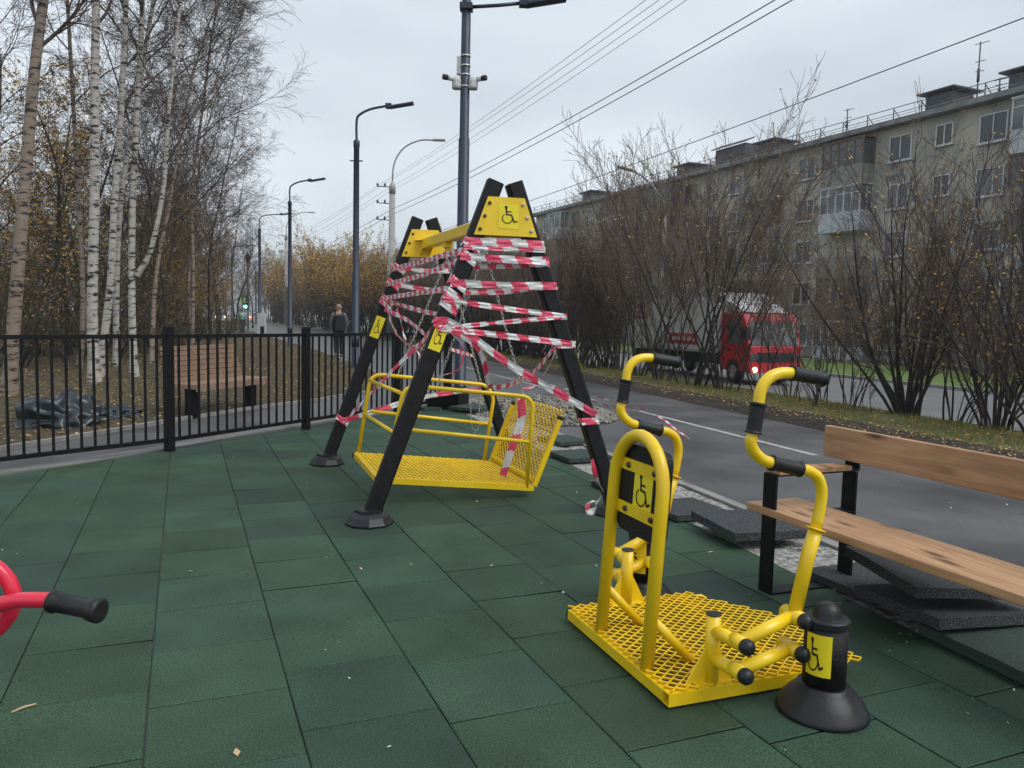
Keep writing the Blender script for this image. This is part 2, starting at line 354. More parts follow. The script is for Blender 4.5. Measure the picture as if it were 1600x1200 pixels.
# ================================================================ SETTING
rng = random.Random(4)
mb = MB()
ts = [-60]+[x*.9 for x in range(-6, 60)]+[60, 75, 95, 130, 200, 400, 1500]
ss = [7.4, 7.48, 7.56, 7.64, 7.75, 7.95, 8.2, 8.5, 8.8, 9.2, 9.7, 10.2, 10.8, 11.4, 12, 12.6, 13.2, 13.7, 13.95, 14.4]
# base sheet (left/under) and far right
mb.quad(RS(-1200, -60, -.05), RS(7.4, -60, -.05), RS(7.4, 1500, -.05), RS(-1200, 1500, -.05))
mb.quad(RS(14.4, -60, -.50), RS(1200, -60, -.5), RS(1200, 1500, -.5), RS(14.4, 1500, -.5))
idx = {}
for i, t_ in enumerate(ts):
    for j, s_ in enumerate(ss):
        z = hz(s_)
        if 7.45 < s_ < 13: z += (mnoise.noise(V(s_*1.1, t_*.9, 0))*.05+mnoise.noise(V(s_*4, t_*3.1, 3))*.025)*(1 if s_ > 7.6 else .6)
        s2 = s_+(mnoise.noise(V(0, t_*1.3, 7))*.07 if s_ < 8 and s_ > 7.45 else 0)
        idx[i, j] = len(mb.v); mb.v.append(RS(s2, t_, z))
for i in range(len(ts)-1):
    for j in range(len(ss)-1):
        mb.face((idx[i, j], idx[i, j+1], idx[i+1, j+1], idx[i+1, j]), 1 if ss[j] < 8.15 else 2, True)
structure('ground', mb, [M['lawn'], M['soil'], M['verge']])

mb = MB(); mb.quad(RS(-120, -40, -.012), RS(7.53, -40, -.012), RS(7.53, 700, -.012), RS(-120, 700, -.012))
structure('asphalt_path', mb, M['asphalt'])
mb = MB(); mb.quad(RS(13.95, -60, -.49), RS(21.0, -60, -.49), RS(21.0, 900, -.49), RS(13.95, 900, -.49))
structure('road', mb, M['road'])
mb = MB()
for s_ in (13.8, 21.0): mb.obox(RS(s_, -60, -.52), VN*.15, VD*900, V(0, 0, .14 if s_ > 15 else .06))
structure('road_kerb', mb, M['kerb'])
mb = MB(); mb.quad(RS(21.16, -60, -.40), RS(29, -60, -.36), RS(29, 900, -.36), RS(21.16, 900, -.40)); structure('far_verge', mb, M['grass_far'])
mb = MB(); mb.quad(RS(5.95, 7.3, -.008), RS(6.04, 7.3, -.008), RS(6.0, 11.6, -.008), RS(5.9, 11.6, -.008))
mb.quad(RS(5.86, 13.2, -.008), RS(5.94, 13.2, -.008), RS(5.84, 28, -.008), RS(5.76, 28, -.008))
structure('path_marking', mb, mat('worn_white_paint', (.40, .40, .39), .7, (.12, .12, .12), 9, lo=.5, hi=.72))

mb = MB(); pl = [RS(7.56, 42, .012), RS(5.1, 76, .012), RS(.8, 132, .012), RS(-1.5, 200, .012), RS(13.6, 200, .012), RS(13.6, 42, -.40)]; mb.v += pl; mb.face((0, 5, 4, 3, 2, 1)); structure('far_hedge_verge', mb, M['verge'])
# lawn with edging
lawn_px = [(0, 703), (156, 677), (281, 656), (406, 637), (500, 625), (541, 618), (585, 611), (604, 600), (583, 580), (543, 565), (490, 546)]
lp = [g(x, y, 0) for x, y in lawn_px]
lp = bez(lp, 4)
first = lp[0]; ext = [first+(first-g(156, 677)).normalized()*k for k in (14,)]
edge = ext+lp+[g(400, 520), g(374, 514), g(376, 505), g(384, 499)]
poly = edge+[RS(-300, tof(edge[-1])), RS(-300, tof(ext[0]))]
mb = MB(); n = len(poly); mb.v += [Vector((p.x, p.y, .02)) for p in poly]; mb.face(tuple(range(n))[::-1])
structure('lawn', mb, M['lawn'])
mb = MB()
def strip(mb, pts, w, z0, z1, mi=0):
    k = len(pts); L_ = []
    for i, p in enumerate(pts):
        d = (pts[min(i+1, k-1)]-pts[max(i-1, 0)]); d.z = 0; d.normalize(); n_ = V(-d.y, d.x, 0)
        L_.append((p+n_*w/2, p-n_*w/2))
    for (a, b_), (c, d) in zip(L_, L_[1:]):
        f = lambda p, z: V(p.x, p.y, z)
        mb.quad(f(a, z1), f(b_, z1), f(d, z1), f(c, z1), mi)
        mb.quad(f(a, z0), f(a, z1), f(c, z1), f(c, z0), mi); mb.quad(f(b_, z1), f(b_, z0), f(d, z0), f(d, z1), mi)
strip(mb, edge, .07, -.03, .035)
structure('lawn_edging', mb, M['kerb'])

# playground: rubber tiles ------------------------------------------------
TA = math.atan(515/1230.0); TD = V(-math.sin(TA), math.cos(TA), 0); TN = V(TD.y, -TD.x, 0)
q0 = g(256, 820); s_off = q0.dot(TN); t_off = g(250, 956).dot(TD)
fa, fb = V(-4.42, 6.60, 0), V(-2.50, 10.42, 0)
fd = (fb-fa).normalized(); fn = V(fd.y, -fd.x, 0)     # interior side +
RE = 3.0                                               # right limit (road frame)
def clip(poly, P, N):
    o = []
    for i in range(len(poly)):
        a, b_ = poly[i], poly[(i+1) % len(poly)]; da, db = (a-P).dot(N), (b_-P).dot(N)
        if da >= 0: o.append(a)
        if (da >= 0) != (db >= 0): o.append(a+(b_-a)*(da/(da-db)))
    return o
verts = []; faces = []; tones = []
S = .5
for i in range(-16, 22):
    ph = .27 if i % 2 else 0.0
    for j in range(-12, 30):
        s0 = s_off+i*S; t0 = t_off+(j+ph+(.02*((i*7) % 3)))*S
        gp = .0018+rng.random()*.0020
        pl = [TN*(s0+gp)+TD*(t0+gp), TN*(s0+S-gp)+TD*(t0+gp), TN*(s0+S-gp)+TD*(t0+S-gp), TN*(s0+gp)+TD*(t0+S-gp)]
        pl = clip(pl, fa, fn)
        if len(pl) < 3: continue
        rag = 0.0
        pl = clip(pl, VN*(RE+rag), -VN)
        if len(pl) < 3: continue
        pl = clip(pl, RS(0, 12.1), -VD)
        if len(pl) < 3: continue
        dz = rng.uniform(-.0012, .0012); tx = rng.uniform(-.002, .002); ty = rng.uniform(-.002, .002)
        c = sum(pl, V(0, 0, 0))/len(pl)
        top = [p+V(0, 0, dz+(p-c).dot(TN)*tx*3+(p-c).dot(TD)*ty*3) for p in pl]
        inn = [c+(p-c)*(1-.008/max(.1, (p-c).length)) for p in top]
        for p, q in zip(inn, top): p.z = q.z
        n = len(verts); k = len(pl)
        verts += inn+[p-V(0, 0, .003) for p in top]+[V(p.x, p.y, -.04) for p in top]
        v_ = max(.72, rng.gauss(.92, .10)); hue = rng.uniform(-.12, .10)
        tone = (.029*v_*(1-hue*.4+.1), .070*v_, .042*v_*(1+hue))
        if rng.random() < .06: tone = (.026*v_, .054*v_, .038*v_)
        fs = [tuple(range(n, n+k))]+[(n+a, n+k+a, n+k+(a+1) % k, n+(a+1) % k) for a in range(k)]+[(n+k+a, n+2*k+a, n+2*k+(a+1) % k, n+k+(a+1) % k) for a in range(k)]
        faces += fs; tones += [tone]*(k+1)+[tuple(x*.3 for x in tone)]*k
me = bpy.data.meshes.new('rubber_paving'); me.from_pydata([tuple(v) for v in verts], [], faces)
me.materials.append(M['tile']); ca = me.color_attributes.new('tone', 'FLOAT_COLOR', 'CORNER')
for p, tn in zip(me.polygons, tones):
    for li in p.loop_indices: ca.data[li].color = (*tn, 1)
me.update(); o = bpy.data.objects.new('rubber_paving', me); col.objects.link(o); o['kind'] = 'structure'
# dark bed under the tiles, mortar strip and kerb on the path side
mb = MB(); pl = [fa-fd*14+V(0, 0, -.03), fa-fd*14+V(14, -8, -.03), RS(RE, -6, -.03), RS(RE, 12.6, -.03), fb+fd*3+V(0, 0, -.03)]
mb.v += pl; mb.face(tuple(range(5))); structure('paving_bed', mb, M['soil'])
mb = MB(); nx = 260
for i in range(nx):
    t0, t1 = -4+i*.07, -4+(i+1)*.07
    zf = lambda s_, t_: -.006+.014*mnoise.noise(V(s_*9, t_*9, 1))+.008*mnoise.noise(V(s_*30, t_*30, 1))
    for k in range(7):
        a, b_ = RE-.12+k*.1, RE-.12+(k+1)*.1
        mb.quad(*[RS(s_, t_, zf(s_, t_)) for s_, t_ in ((a, t0), (b_, t0), (b_, t1), (a, t1))])
structure('mortar_strip', mb, M['rubble'])
mb = MB()
for i in range(14):
    t0 = -3.9+i*1.0+.004
    if t0 < 12: mb.obox(RS(3.60, t0, -.05), VN*.09, VD*.992, V(0, 0, .062+rng.uniform(-.003, .003)))
structure('path_kerb', mb, M['kerb'])
kl = [fa-fd*9, fa-fd*1.5, g(0, 742), g(130, 724), g(256, 703), g(406, 676), g(500, 661), g(600, 642), g(690, 632)]
kl = [Vector((p.x, p.y, 0))-fn*.085 for p in kl]
mb = MB(); strip(mb, kl, .21, -.04, .012); structure('fence_kerb', mb, M['kerb_dark'])

# ================================================================ GRASS AND FALLEN LEAVES
def in_lawn(p):
    x, y = p.x, p.y; c = False; k = len(poly)
    for i in range(k):
        a, b_ = poly[i], poly[(i+1) % k]
        if (a.y > y) != (b_.y > y) and x < (b_.x-a.x)*(y-a.y)/(b_.y-a.y)+a.x: c = not c
    return c
mb = MB()
for k in range(30000):
    t_ = 3.5+38*rng.random()**1.6; s_ = rng.uniform(7.95, 12.6)
    p = RS(s_, t_, hz(s_)-.005)
    if mnoise.noise(V(s_*.9, t_*.7, 5)) < -.25+.35*(s_ < 8.5): continue
    h = rng.uniform(.03, .10)*(1 if s_ < 10 else 1.3); a = rng.uniform(0, 6.28); dx = V(math.cos(a), math.sin(a), 0)*rng.uniform(.004, .008)
    ln = V(rng.uniform(-1, 1), rng.uniform(-1, 1), 0)*h*.5
    mb.tri(p-dx, p+dx, p+ln+V(0, 0, h), 0 if rng.random() < .75 else 1)
for k in range(26000):
    p = V(rng.uniform(-30, -2), rng.uniform(7.5, 42), 0)
    if not in_lawn(p) or mnoise.noise(V(p.x*.35, p.y*.35, 2)) < -.02: continue
    p.z = .018; h = rng.uniform(.03, .08); a = rng.uniform(0, 6.28); dx = V(math.cos(a), math.sin(a), 0)*rng.uniform(.005, .01)
    mb.tri(p-dx, p+dx, p+V(rng.uniform(-1, 1), rng.uniform(-1, 1), 0)*h*.5+V(0, 0, h), 0 if rng.random() < .6 else 1)
o = mb.build('grass', [M['grass'], M['leaf_ochre']]); tag(o, 'short patchy autumn grass on the hedge verge and the lawn', 'grass', kind='stuff')
def leaf(mb, p, sz, mi, flat=.35):
    a = rng.uniform(0, 6.28); u = V(math.cos(a), math.sin(a), rng.uniform(-flat, flat)); v_ = V(-math.sin(a), math.cos(a), rng.uniform(-flat, flat))*.6
    c = p; mb.quad(c-u*sz, c-v_*sz, c+u*sz, c+v_*sz, mi)
mb = MB()
for k in range(42000):
    p = V(rng.uniform(-26, -2), 7.3+34*rng.random()**1.3, 0)
    if not in_lawn(p): continue
    p.z = .03+rng.random()*.025; leaf(mb, p, rng.uniform(.018, .035), rng.choices((0, 1, 2, 3), (10, 34, 50, 8))[0])
for k in range(5200):
    t_ = 3.5+34*rng.random()**1.6; s_ = rng.choice((rng.gauss(7.85, .18), rng.uniform(7.6, 12.5)))
    if s_ < 7.4: continue
    leaf(mb, RS(s_, t_, hz(s_)+.035), rng.uniform(.014, .028), rng.choices((0, 1, 2, 3), (30, 26, 24, 22))[0])
o = mb.build('fallen_leaves', [M['leaf_yellow'], M['leaf_ochre'], M['leaf_brown'], M['leaf_pale']]); tag(o, 'yellow and brown fallen leaves over the lawn and the verge', 'leaves', kind='stuff')
mb = MB()
for k in range(420):
    x_, y_ = rng.uniform(-3.5, 3), rng.uniform(2, 11); p = V(x_, y_, .004)
    if (p-fa).dot(fn) < .1 or sof(p) > 3: continue
    leaf(mb, p, rng.uniform(.0025, .006)*(1+.12*y_), rng.choices((0, 1, 2), (1, 3, 8))[0], .6)
for k in range(900):
    s_ = rng.gauss(3.2, .5) if k % 2 else rng.uniform(3.7, 7.3)
    p = RS(s_, rng.uniform(1, 13), .012 if s_ < 3.6 else -.002); leaf(mb, p, rng.uniform(.003, .009), rng.choices((0, 1, 2), (2, 4, 4))[0], .6)
for x_, y_, sz, mi in ((298, 892, .02, 3), (990, 1056, .016, 4), (370, 1175, .02, 3), (564, 888, .014, 3), (608, 1166, .010, 0), (745, 783, .012, 0), (1110, 862, .02, 0), (880, 925, .01, 0)):
    leaf(mb, g(x_, y_, .006), sz, mi, .3)
o = mb.build('rubber_crumbs', [M['white_tape'], M['leaf_pale'], M['ink'], M['bark_fallen'], M['leaf_ochre']]); tag(o, 'scattered crumbs and bits of litter on the green rubber tiles and path', 'debris', kind='stuff')
a, b_ = g(18, 1113, .006), g(56, 1100, .006)
mb = MB(); mb.tube([a, lerp(a, b_, .5)+V(0, 0, .004), b_], .0042, 6)
tag(mb.build('stick', M['bark_fallen']), 'short pale stick lying on the green tiles at lower left', 'stick')
a = g(1055, 1098, .004)
#--PART2--
# ================================================================ SYMBOL, MESH PANEL, CHAIN, TAPE
def symbol(mb, fm, mi=0, th=.0012):
    def stroke(pts, w):
        P = [Vector((x, y, 0)) for x, y in pts]
        for a, b_ in zip(P, P[1:]):
            d = (b_-a).normalized(); n_ = V(-d.y, d.x, 0)*w/2; a2 = a-d*w*.28; b2 = b_+d*w*.28
            k = max(1, int((b2-a2).length/.08))
            for i in range(k):
                c, e_ = lerp(a2, b2, i/k), lerp(a2, b2, (i+1)/k)
                mb.quad(*[fm(q.x, q.y, th) for q in (c-n_, e_-n_, e_+n_, c+n_)], mi)
    R_ = [fm(-.13+.075*math.cos(a*math.pi/6), .43+.085*math.sin(a*math.pi/6), th) for a in range(12)]
    n = len(mb.v); mb.v += R_; mb.face(tuple(range(n, n+12)), mi)
    stroke([(-.12, .36), (-.10, .06)], .075); stroke([(-.11, .20), (.12, .20)], .06)
    stroke([(-.10, .05), (.14, .03), (.28, -.34), (.42, -.28)], .075)
    pts = [(-.06+.25*math.cos(R(a)), -.16+.25*math.sin(R(a))) for a in range(128, 372, 18)]
    stroke(pts, .05)
def mesh_panel(mb, O, U, W, lu, lv, cu_, cv_, wd=.0055, dp=.009, cut=None, mi=0):
    O = Vector(O); U = Vector(U).normalized(); W = Vector(W).normalized(); N = U.cross(W)
    nu, nv = int(round(lu/cu_*2)), int(round(lv/cv_*2)); cu_, cv_ = lu/nu, lv/nv
    for j in range(nv):
        for i in range(nu):
            a, b_ = ((i, j), (i+1, j+1)) if (i+j) % 2 == 0 else ((i+1, j), (i, j+1))
            P = O+U*a[0]*cu_+W*a[1]*cv_; Q = O+U*b_[0]*cu_+W*b_[1]*cv_
            if cut and (cut(a[0]*cu_, a[1]*cv_) or cut(b_[0]*cu_, b_[1]*cv_)): continue
            up_ = 1 if (i+j) % 2 == 0 else -1
            n_ = (N+W*.55).normalized(); P = P-(Q-P)*.04; Q = Q+(Q-P)*.04
            mb.beam(P+N*.002*up_, Q-N*.002*up_, wd, dp, side=W+N*.5, mi=mi)
def chain(mb, pts, pitch=.034, r=.0033, w=.0095, k=5):
    pts = [Vector(p) for p in pts]; seg = [(b_-a).length for a, b_ in zip(pts, pts[1:])]; T = sum(seg); n = max(2, int(T/pitch))
    def at_s(d):
        for a, b_, l in zip(pts, pts[1:], seg):
            if d <= l: return a+(b_-a)*(d/l), (b_-a).normalized()
            d -= l
        return pts[-1], (pts[-1]-pts[-2]).normalized()
    for i in range(n):
        c, d = at_s((i+.5)*T/n); s1 = d.cross(V(.3, 1, .1)).normalized(); s2 = d.cross(s1); sd_ = s1 if i % 2 else s2
        L_ = T/n*.5+r*1.6; ring = []
        for q in range(8):
            a = 2*math.pi*q/8; ring.append(c+d*(math.copysign(max(0, L_-w), math.cos(a)) if abs(math.cos(a)) > .3 else 0)+d*w*math.cos(a)+sd_*w*math.sin(a))
        n0 = len(mb.v); pl = s2 if i % 2 else s1
        for q in range(8):
            rd = (ring[q]-c).normalized()
            for h in range(4):
                a = math.pi/2*h+.78; mb.v.append(ring[q]+(rd*math.cos(a)+pl*math.sin(a))*r)
        for q in range(8):
            for h in range(4):
                mb.face((n0+q*4+h, n0+((q+1) % 8)*4+h, n0+((q+1) % 8)*4+(h+1) % 4, n0+q*4+(h+1) % 4), 0, True)
trng = random.Random(9)
def ribbon(mb, pts, w=.05, stripe=.075, up=Z, twist=0.0, sag=0.0, ph=0.0, smooth=True, skew=.5):
    pts = [Vector(p) for p in pts]
    if len(pts) == 2 and sag: pts = [pts[0], lerp(pts[0], pts[1], .5)-V(0, 0, sag), pts[1]]
    if smooth and len(pts) > 2: pts = bez(pts, 8)
    seg = [(b_-a).length for a, b_ in zip(pts, pts[1:])]; T = sum(seg); st = .0125; n = max(2, int(T/st))
    def at_s(d):
        for a, b_, l in zip(pts, pts[1:], seg):
            if d <= l+1e-9: return a+(b_-a)*(d/max(l, 1e-9)), (b_-a).normalized()
            d -= l
        return pts[-1], (pts[-1]-pts[-2]).normalized()
    rows = []; sd_ = trng.random()*99
    for i in range(n+1):
        c, d = at_s(i*T/n); u = Vector(up); u = u-d*u.dot(d); u = u.normalized() if u.length > .05 else d.orthogonal().normalized()
        a = twist*(i/n)+.35*mnoise.noise(V(sd_, i*T/n*3, 0)); u = u*math.cos(a)+d.cross(u)*math.sin(a)
        ww = w*(1+.18*mnoise.noise(V(sd_+5, i*T/n*4, 2))); nn = d.cross(u)
        fold = .004*mnoise.noise(V(sd_, i*T/n*8, 9))
        rows.append([c+u*ww*q+nn*(fold*(1-abs(q)*2)+.0025*math.sin(q*9+i*.3)) for q in (-.5, -.17, .17, .5)])
    for i in range(n):
        for q in range(3):
            dd = (i+.5)*T/n+ph+skew*w*(q-1)/3; m_ = int(dd//stripe) % 2
            mb.quad(rows[i][q], rows[i+1][q], rows[i+1][q+1], rows[i][q+1], m_)
TAPE = [M['red_tape'], M['white_tape']]

# ================================================================ WHEELCHAIR SWING
F1, F2, F3 = g(577, 818), g(962, 803), g(511, 725)
e1 = (F2-F1).normalized(); b1 = (F3-F1); b1 = (b1-e1*b1.dot(e1)); bl = b1.length; b1.normalize(); b1 = (b1+((F3-F1).normalized()-b1)*1.0).normalized()
bl = (F3-F1).length
F4 = F3+(F2-F1)
mid1, mid2 = (F1+F2)/2, (F3+F4)/2
fnrm = e1.cross(Z).normalized()
if fnrm.y > 0: fnrm = -fnrm                              # towards the camera
sw = thing('wheelchair_swing', 'yellow mesh wheelchair swing platform hanging on chains from a black A-frame wrapped in warning tape', 'swing', (mid1+mid2)/2)
TOPZ = 2.40
legs = {}
for nm, f, mid, sg in (('a', F1, mid1, -1), ('b', F2, mid1, 1), ('c', F3, mid2, -1), ('d', F4, mid2, 1)):
    top = mid+e1*sg*.066+V(0, 0, TOPZ); mb = MB(); foot = f+V(0, 0, .03)
    mb.beam(foot, top, .115, .115, side=fnrm, bev=.016)
    mb.build('leg', M['black'], sw, recalc=True); legs[nm] = (foot, top)
    mb = MB(); c = f.copy(); c.z = 0
    k = 1.0 if nm != 'd' else .9
    mb.lathe(c, [(.166, .0), (.168, .016), (.160, .026), (.140, .060), (.108, .082), (.100, .086), (.099, .104), (.085, .108)], 9, sm=False)
    bc = mb.build('foot_cup', M['cup'], sw)
# yellow gusset plates with bolts
def onleg(nm, z): a, b_ = legs[nm]; return a+(b_-a)*((z-a.z)/(b_.z-a.z))
for (l, r, side, sticker) in (('a', 'b', 1, True), ('a', 'b', -1, False), ('c', 'd', 1, False), ('c', 'd', -1, False)):
    off = fnrm*side*.0605; zt, zb = 2.29, 2.025
    tl, tr = onleg(l, zt)+off-e1*.022, onleg(r, zt)+off+e1*.028
    bl_, br = onleg(l, zb)+off-e1*.022, onleg(r, zb)+off+e1*.030
    mb = MB(); mb.prism([bl_, br, tr, tl], fnrm*side*.006); pl = mb.build('gusset_plate', M['yellow'], sw, recalc=True)
    mb = MB()
    for lg, dx in ((l, .006), (r, .0)):
        for z in (2.065, 2.155, 2.245):
            c = onleg(lg, z)+off+fnrm*side*.006+e1*dx
            mb = MB(); mb.lathe(c, [(.013, 0), (.013, .007), (.007, .012)], 8, axis=fnrm*side, sm=False); mb.build('bolt', M['bolt'] if lg in 'ac' else M['zinc'], pl)
    if sticker:
        c = mid1+off+fnrm*side*.0075+V(0, 0, 2.16)+e1*.02
        mb = MB(); mb.prism([c-e1*.072-V(0, 0, .085), c+e1*.072-V(0, 0, .085), c+e1*.072+V(0, 0, .085), c-e1*.072+V(0, 0, .085)], fnrm*side*.0008)
        st = mb.build('sticker', M['sticker'], pl, recalc=True)
        mb = MB(); symbol(mb, lambda u, v, h: c+fnrm*side*(.0012+h)+e1*u*.145+V(0, 0, v*.13+.005))
        mb.build('wheelchair_symbol', M['ink'], pl)
# cross beam
B0, B1 = mid1+V(0, 0, 2.15)-fnrm*.066, mid2+V(0, 0, 2.15)+fnrm*.066
mb = MB(); mb.beam(B0, B1, .085, .095, side=e1, bev=.008)
for P, s in ((B0, 1), (B1, -1)):                            # weld brackets
    for q in (-1, 1):
        o_ = P+e1*q*.043
        mb.prism([o_-V(0, 0, .045), o_+b1*s*.12-V(0, 0, .045), o_-V(0, 0, .11)], e1*q*.006)
        mb.prism([o_+V(0, 0, .03)+e1*q*0, o_+b1*s*.10+V(0, 0, .03), o_+e1*q*.06+V(0, 0, .03)], V(0, 0, .006))
mb.build('crossbeam', M['yellow'], sw, recalc=True)
mb = MB(); H = []
for k in (.40, 1.45):
    c = mid1+b1*k+V(0, 0, 2.10); H.append(c-V(0, 0, .13))
    mb.cbox(c-V(0, 0, .02), e1, b1, Z, .07, .09, .04); mb.cbox(c-V(0, 0, .065), e1, b1, Z, .014, .05, .06)
    mb.lathe(c-V(0, 0, .085)-e1*.03, [(.02, 0), (.02, .06)], 12, axis=e1)
mb.build('hanger', M['yellow'], sw)
mb = MB()
for c in H: mb.lathe(c+V(0, 0, .02)-b1*.004, [(.014, -.012), (.014, .012)], 10, axis=b1)
mb.build('shackle', M['zinc'], sw)
# the hanging platform
pNL, pNR, pFL, pFR = g(590, 750, .20), g(835, 764, .075), g(555, 711, .20), g(770, 723, .075)
pU = ((pNR-pNL)+(pFR-pFL)).normalized(); pV = (pFL-pNL); pV = (pV-pU*pV.dot(pU)).normalized(); pW = pU.cross(pV)
if pW.z < 0: pW = -pW
pL, pD = (pNR-pNL).length, (pFL-pNL).length
PP = lambda u, v, w_=0.0: pNL+pU*u*pL+pV*v+pW*w_
skew = (pFL-pNL).dot(pU)
def PQ(u, v, w_=0.0): return pNL+pU*(u*pL+skew*v/pD)+pV*v*(pD**2-skew**2)**.5/pD+pW*w_
mb = MB(); tt = .045
mb.beam(PQ(0, 0), PQ(1, 0), .03, tt, side=pV); mb.beam(PQ(0, pD), PQ(1, pD), .03, tt, side=pV)
mb.beam(PQ(0, .016), PQ(0, pD-.016), .03, tt-.002, side=pU); mb.beam(PQ(1, .016), PQ(1, pD-.016), .03, tt-.002, side=pU)
for u in (.33, .66): mb.beam(PQ(u, .016), PQ(u, pD-.016), .025, .03, side=pU)
mb.build('platform_frame', M['yellow'], sw)
mb = MB()
for c in (PQ(0, 0), PQ(0, pD)): mb.cbox(c-pU*.017, pU, pV, pW, .012, .034, .047)
mb.build('end_cap', M['cup'], sw)
Uv = (PQ(1, 0)-PQ(0, 0)); Vv = (PQ(0, pD)-PQ(0, 0))
mb = MB(); mesh_panel(mb, PQ(0, 0, tt/2+.001), Uv, Vv, pL, pD, .070, .062, .0062, .0055)
mb.build('mesh_floor', M['yellow_mesh'], sw)
hR = .74; lean = .03
def rail(v, name):
    zl = lambda u: hR
    pts = [PQ(.045, v, 0), PQ(.10, v, hR), PQ(.93, v, hR), PQ(.955, v, 0)]
    if v > .5: pts = [PQ(.02, v, 0), PQ(.05, v, hR), PQ(.90, v, hR), PQ(.97, v, hR*.86), PQ(.95, v, 0)]
    mb = MB(); mb.tube(arc_corner(pts, .11, 7), .0175, 12)
    f = .56; a = PQ(.045+.055*f, v, hR*f-.01); b_ = PQ(.955-.02*f, v, hR*f-.04); mb.tube([a, b_], .0155, 10)
    if v > .5: pass
    return mb.build(name, M['yellow'], sw)
rail(0.0, 'side_rail'); rail(pD, 'side_rail')
mb = MB(); mb.tube([PQ(.08, .0, hR*.92), PQ(.045, pD, hR*.92)], .0155, 10); mb.tube([PQ(.07, .0, hR*.50), PQ(.04, pD, hR*.50)], .0155, 10)
mb.build('front_rail', M['yellow'], sw)
# tilting mesh back
bN, bF = PQ(1, 0), PQ(1, pD); bd = (pW*.60+pU*.17).normalized(); bh = .60
mb = MB(); mb.beam(bN+bd*.02, bN+bd*bh, .035, .04, side=pV); mb.beam(bF+bd*.02, bF+bd*bh, .035, .04, side=pV); mb.beam(bN+bd*.06+pV*.02, bF+bd*.06-pV*.02, .03, .03)
mb.build('back_frame', M['yellow'], sw)
mb = MB()
for q in (bN, bF): mb.cbox(q+bd*(bh+.012), pV, bd.cross(pV), bd, .037, .042, .03)
mb.build('end_cap', M['cup'], sw)
mb = MB(); mesh_panel(mb, bN+bd*.02+pU*.01, Vv, bd, pD, bh+.06, .075, .05, .010, .008); mb.build('mesh_back', M['yellow_mesh'], sw)
# chains
cp_ = [(0, PQ(.30, 0, hR+.015)), (0, PQ(.86, 0, hR+.015)), (1, PQ(.24, pD, hR+.015)), (1, PQ(.86, pD, hR+.015))]
for h, q in cp_:
    mb = MB(); chain(mb, [H[h], lerp(H[h], q, .5)-V(0, 0, .01), q]); mb.build('chain', M['chain'], sw)
mb = MB(); q0_, q1_ = PQ(.78, pD, hR-.02), PQ(.86, pD, hR-.02)
chain(mb, bez([q0_, q0_-V(-.01, 0, .25), lerp(q0_, q1_, .3)-V(0, 0, .40), lerp(q0_, q1_, .8)-V(0, 0, .40), q1_-V(.01, 0, .25), q1_], 6), .026, .0018, .006)
mb.build('chain', M['chain'], sw)
# leg stickers
def leg_sticker(nm, z0, z1, face, wid=.10, sym=True):
    p0, p1 = onleg(nm, z0), onleg(nm, z1); ax = (p1-p0).normalized(); sdv = fnrm.cross(ax).normalized()
    if sdv.dot(e1) < 0: sdv = -sdv
    h = (p1-p0).length
    if face == 'front': nn, uu = fnrm, sdv
    else: nn, uu = sdv, -fnrm
    c = (p0+p1)/2+nn*.0585
    mb = MB(); mb.prism([c-uu*wid/2-ax*h/2, c+uu*wid/2-ax*h/2, c+uu*wid/2+ax*h/2, c-uu*wid/2+ax*h/2], nn*.001)
    s = mb.build('sticker', M['sticker'], sw, recalc=True)
    if sym:
        mb = MB(); symbol(mb, lambda u, v, hh: c+nn*(.0013+hh)+uu*(u*wid*.9)+ax*v*h*.7); mb.build('wheelchair_symbol', M['ink'], s)
leg_sticker('a', 1.22, 1.42, 'front', .088, True); leg_sticker('c', 1.24, 1.44, 'front', .088, True)
leg_sticker('b', 1.05, 1.28, 'side', .088)

# ================================================================ BARRIER TAPE ON THE SWING
PN = (mid1, fnrm); PF = (mid2, fnrm)
def on(pl, x, y, d=.0): return onp(x, y, pl[0]+fnrm*d, fnrm)
LA = (F1+(legs['a'][1]-F1)*.5, None)
def leg_pt(nm, y_px):      # point on a leg axis whose image row is y_px
    a, b_ = legs[nm]; lo, hi = 0., 1.
    for _ in range(30):
        m_ = (lo+hi)/2; p = lerp(a, b_, m_)-C0; yy = 600-F*p.dot(cu)/p.dot(fw)
        if yy > y_px: lo = m_
        else: hi = m_
    return lerp(a, b_, (lo+hi)/2)
tp = thing('barrier_tape', 'red and white striped barrier tape wound in a web around the swing frame', 'barrier tape', (mid1+mid2)/2)
def strand(pts, w=.05, name='tape_strand', parent=None, **k):
    mb = MB(); ribbon(mb, pts, w*(.88 if name == 'tape_strand' else 1), **k); return mb.build(name, TAPE, parent or tp)
o_ = fnrm*.068; s_ = e1*.068
A_ = lambda y: leg_pt('a', y); B_ = lambda y: leg_pt('b', y); CC = lambda y: leg_pt('c', y); D_ = lambda y: leg_pt('d', y)
strand([A_(378)+o_-s_*.9, B_(383)+o_+s_*.9], .062, stripe=.11, sag=.004)
strand([A_(388)+o_-s_*.9, B_(392)+o_+s_*.9], .035, stripe=.11, ph=.05)
strand([A_(402)+o_-s_*.9, B_(410)+o_+s_*.9], .058, stripe=.11, ph=.04)
strand([A_(416)-o_+s_, B_(415)-o_-s_], .040, stripe=.06)
strand([A_(443)+o_-s_*.9, B_(447)+o_+s_*.9], .060, stripe=.11, sag=.006)
strand([A_(456)-o_+s_, B_(450)-o_-s_], .045, stripe=.06, sag=.012)
strand([A_(468)+o_-s_*.9, B_(494)+o_+s_], .042, stripe=.09, sag=.006, ph=.02)
strand([A_(513)+o_-s_*.5, B_(494)+o_+s_], .036, stripe=.06)
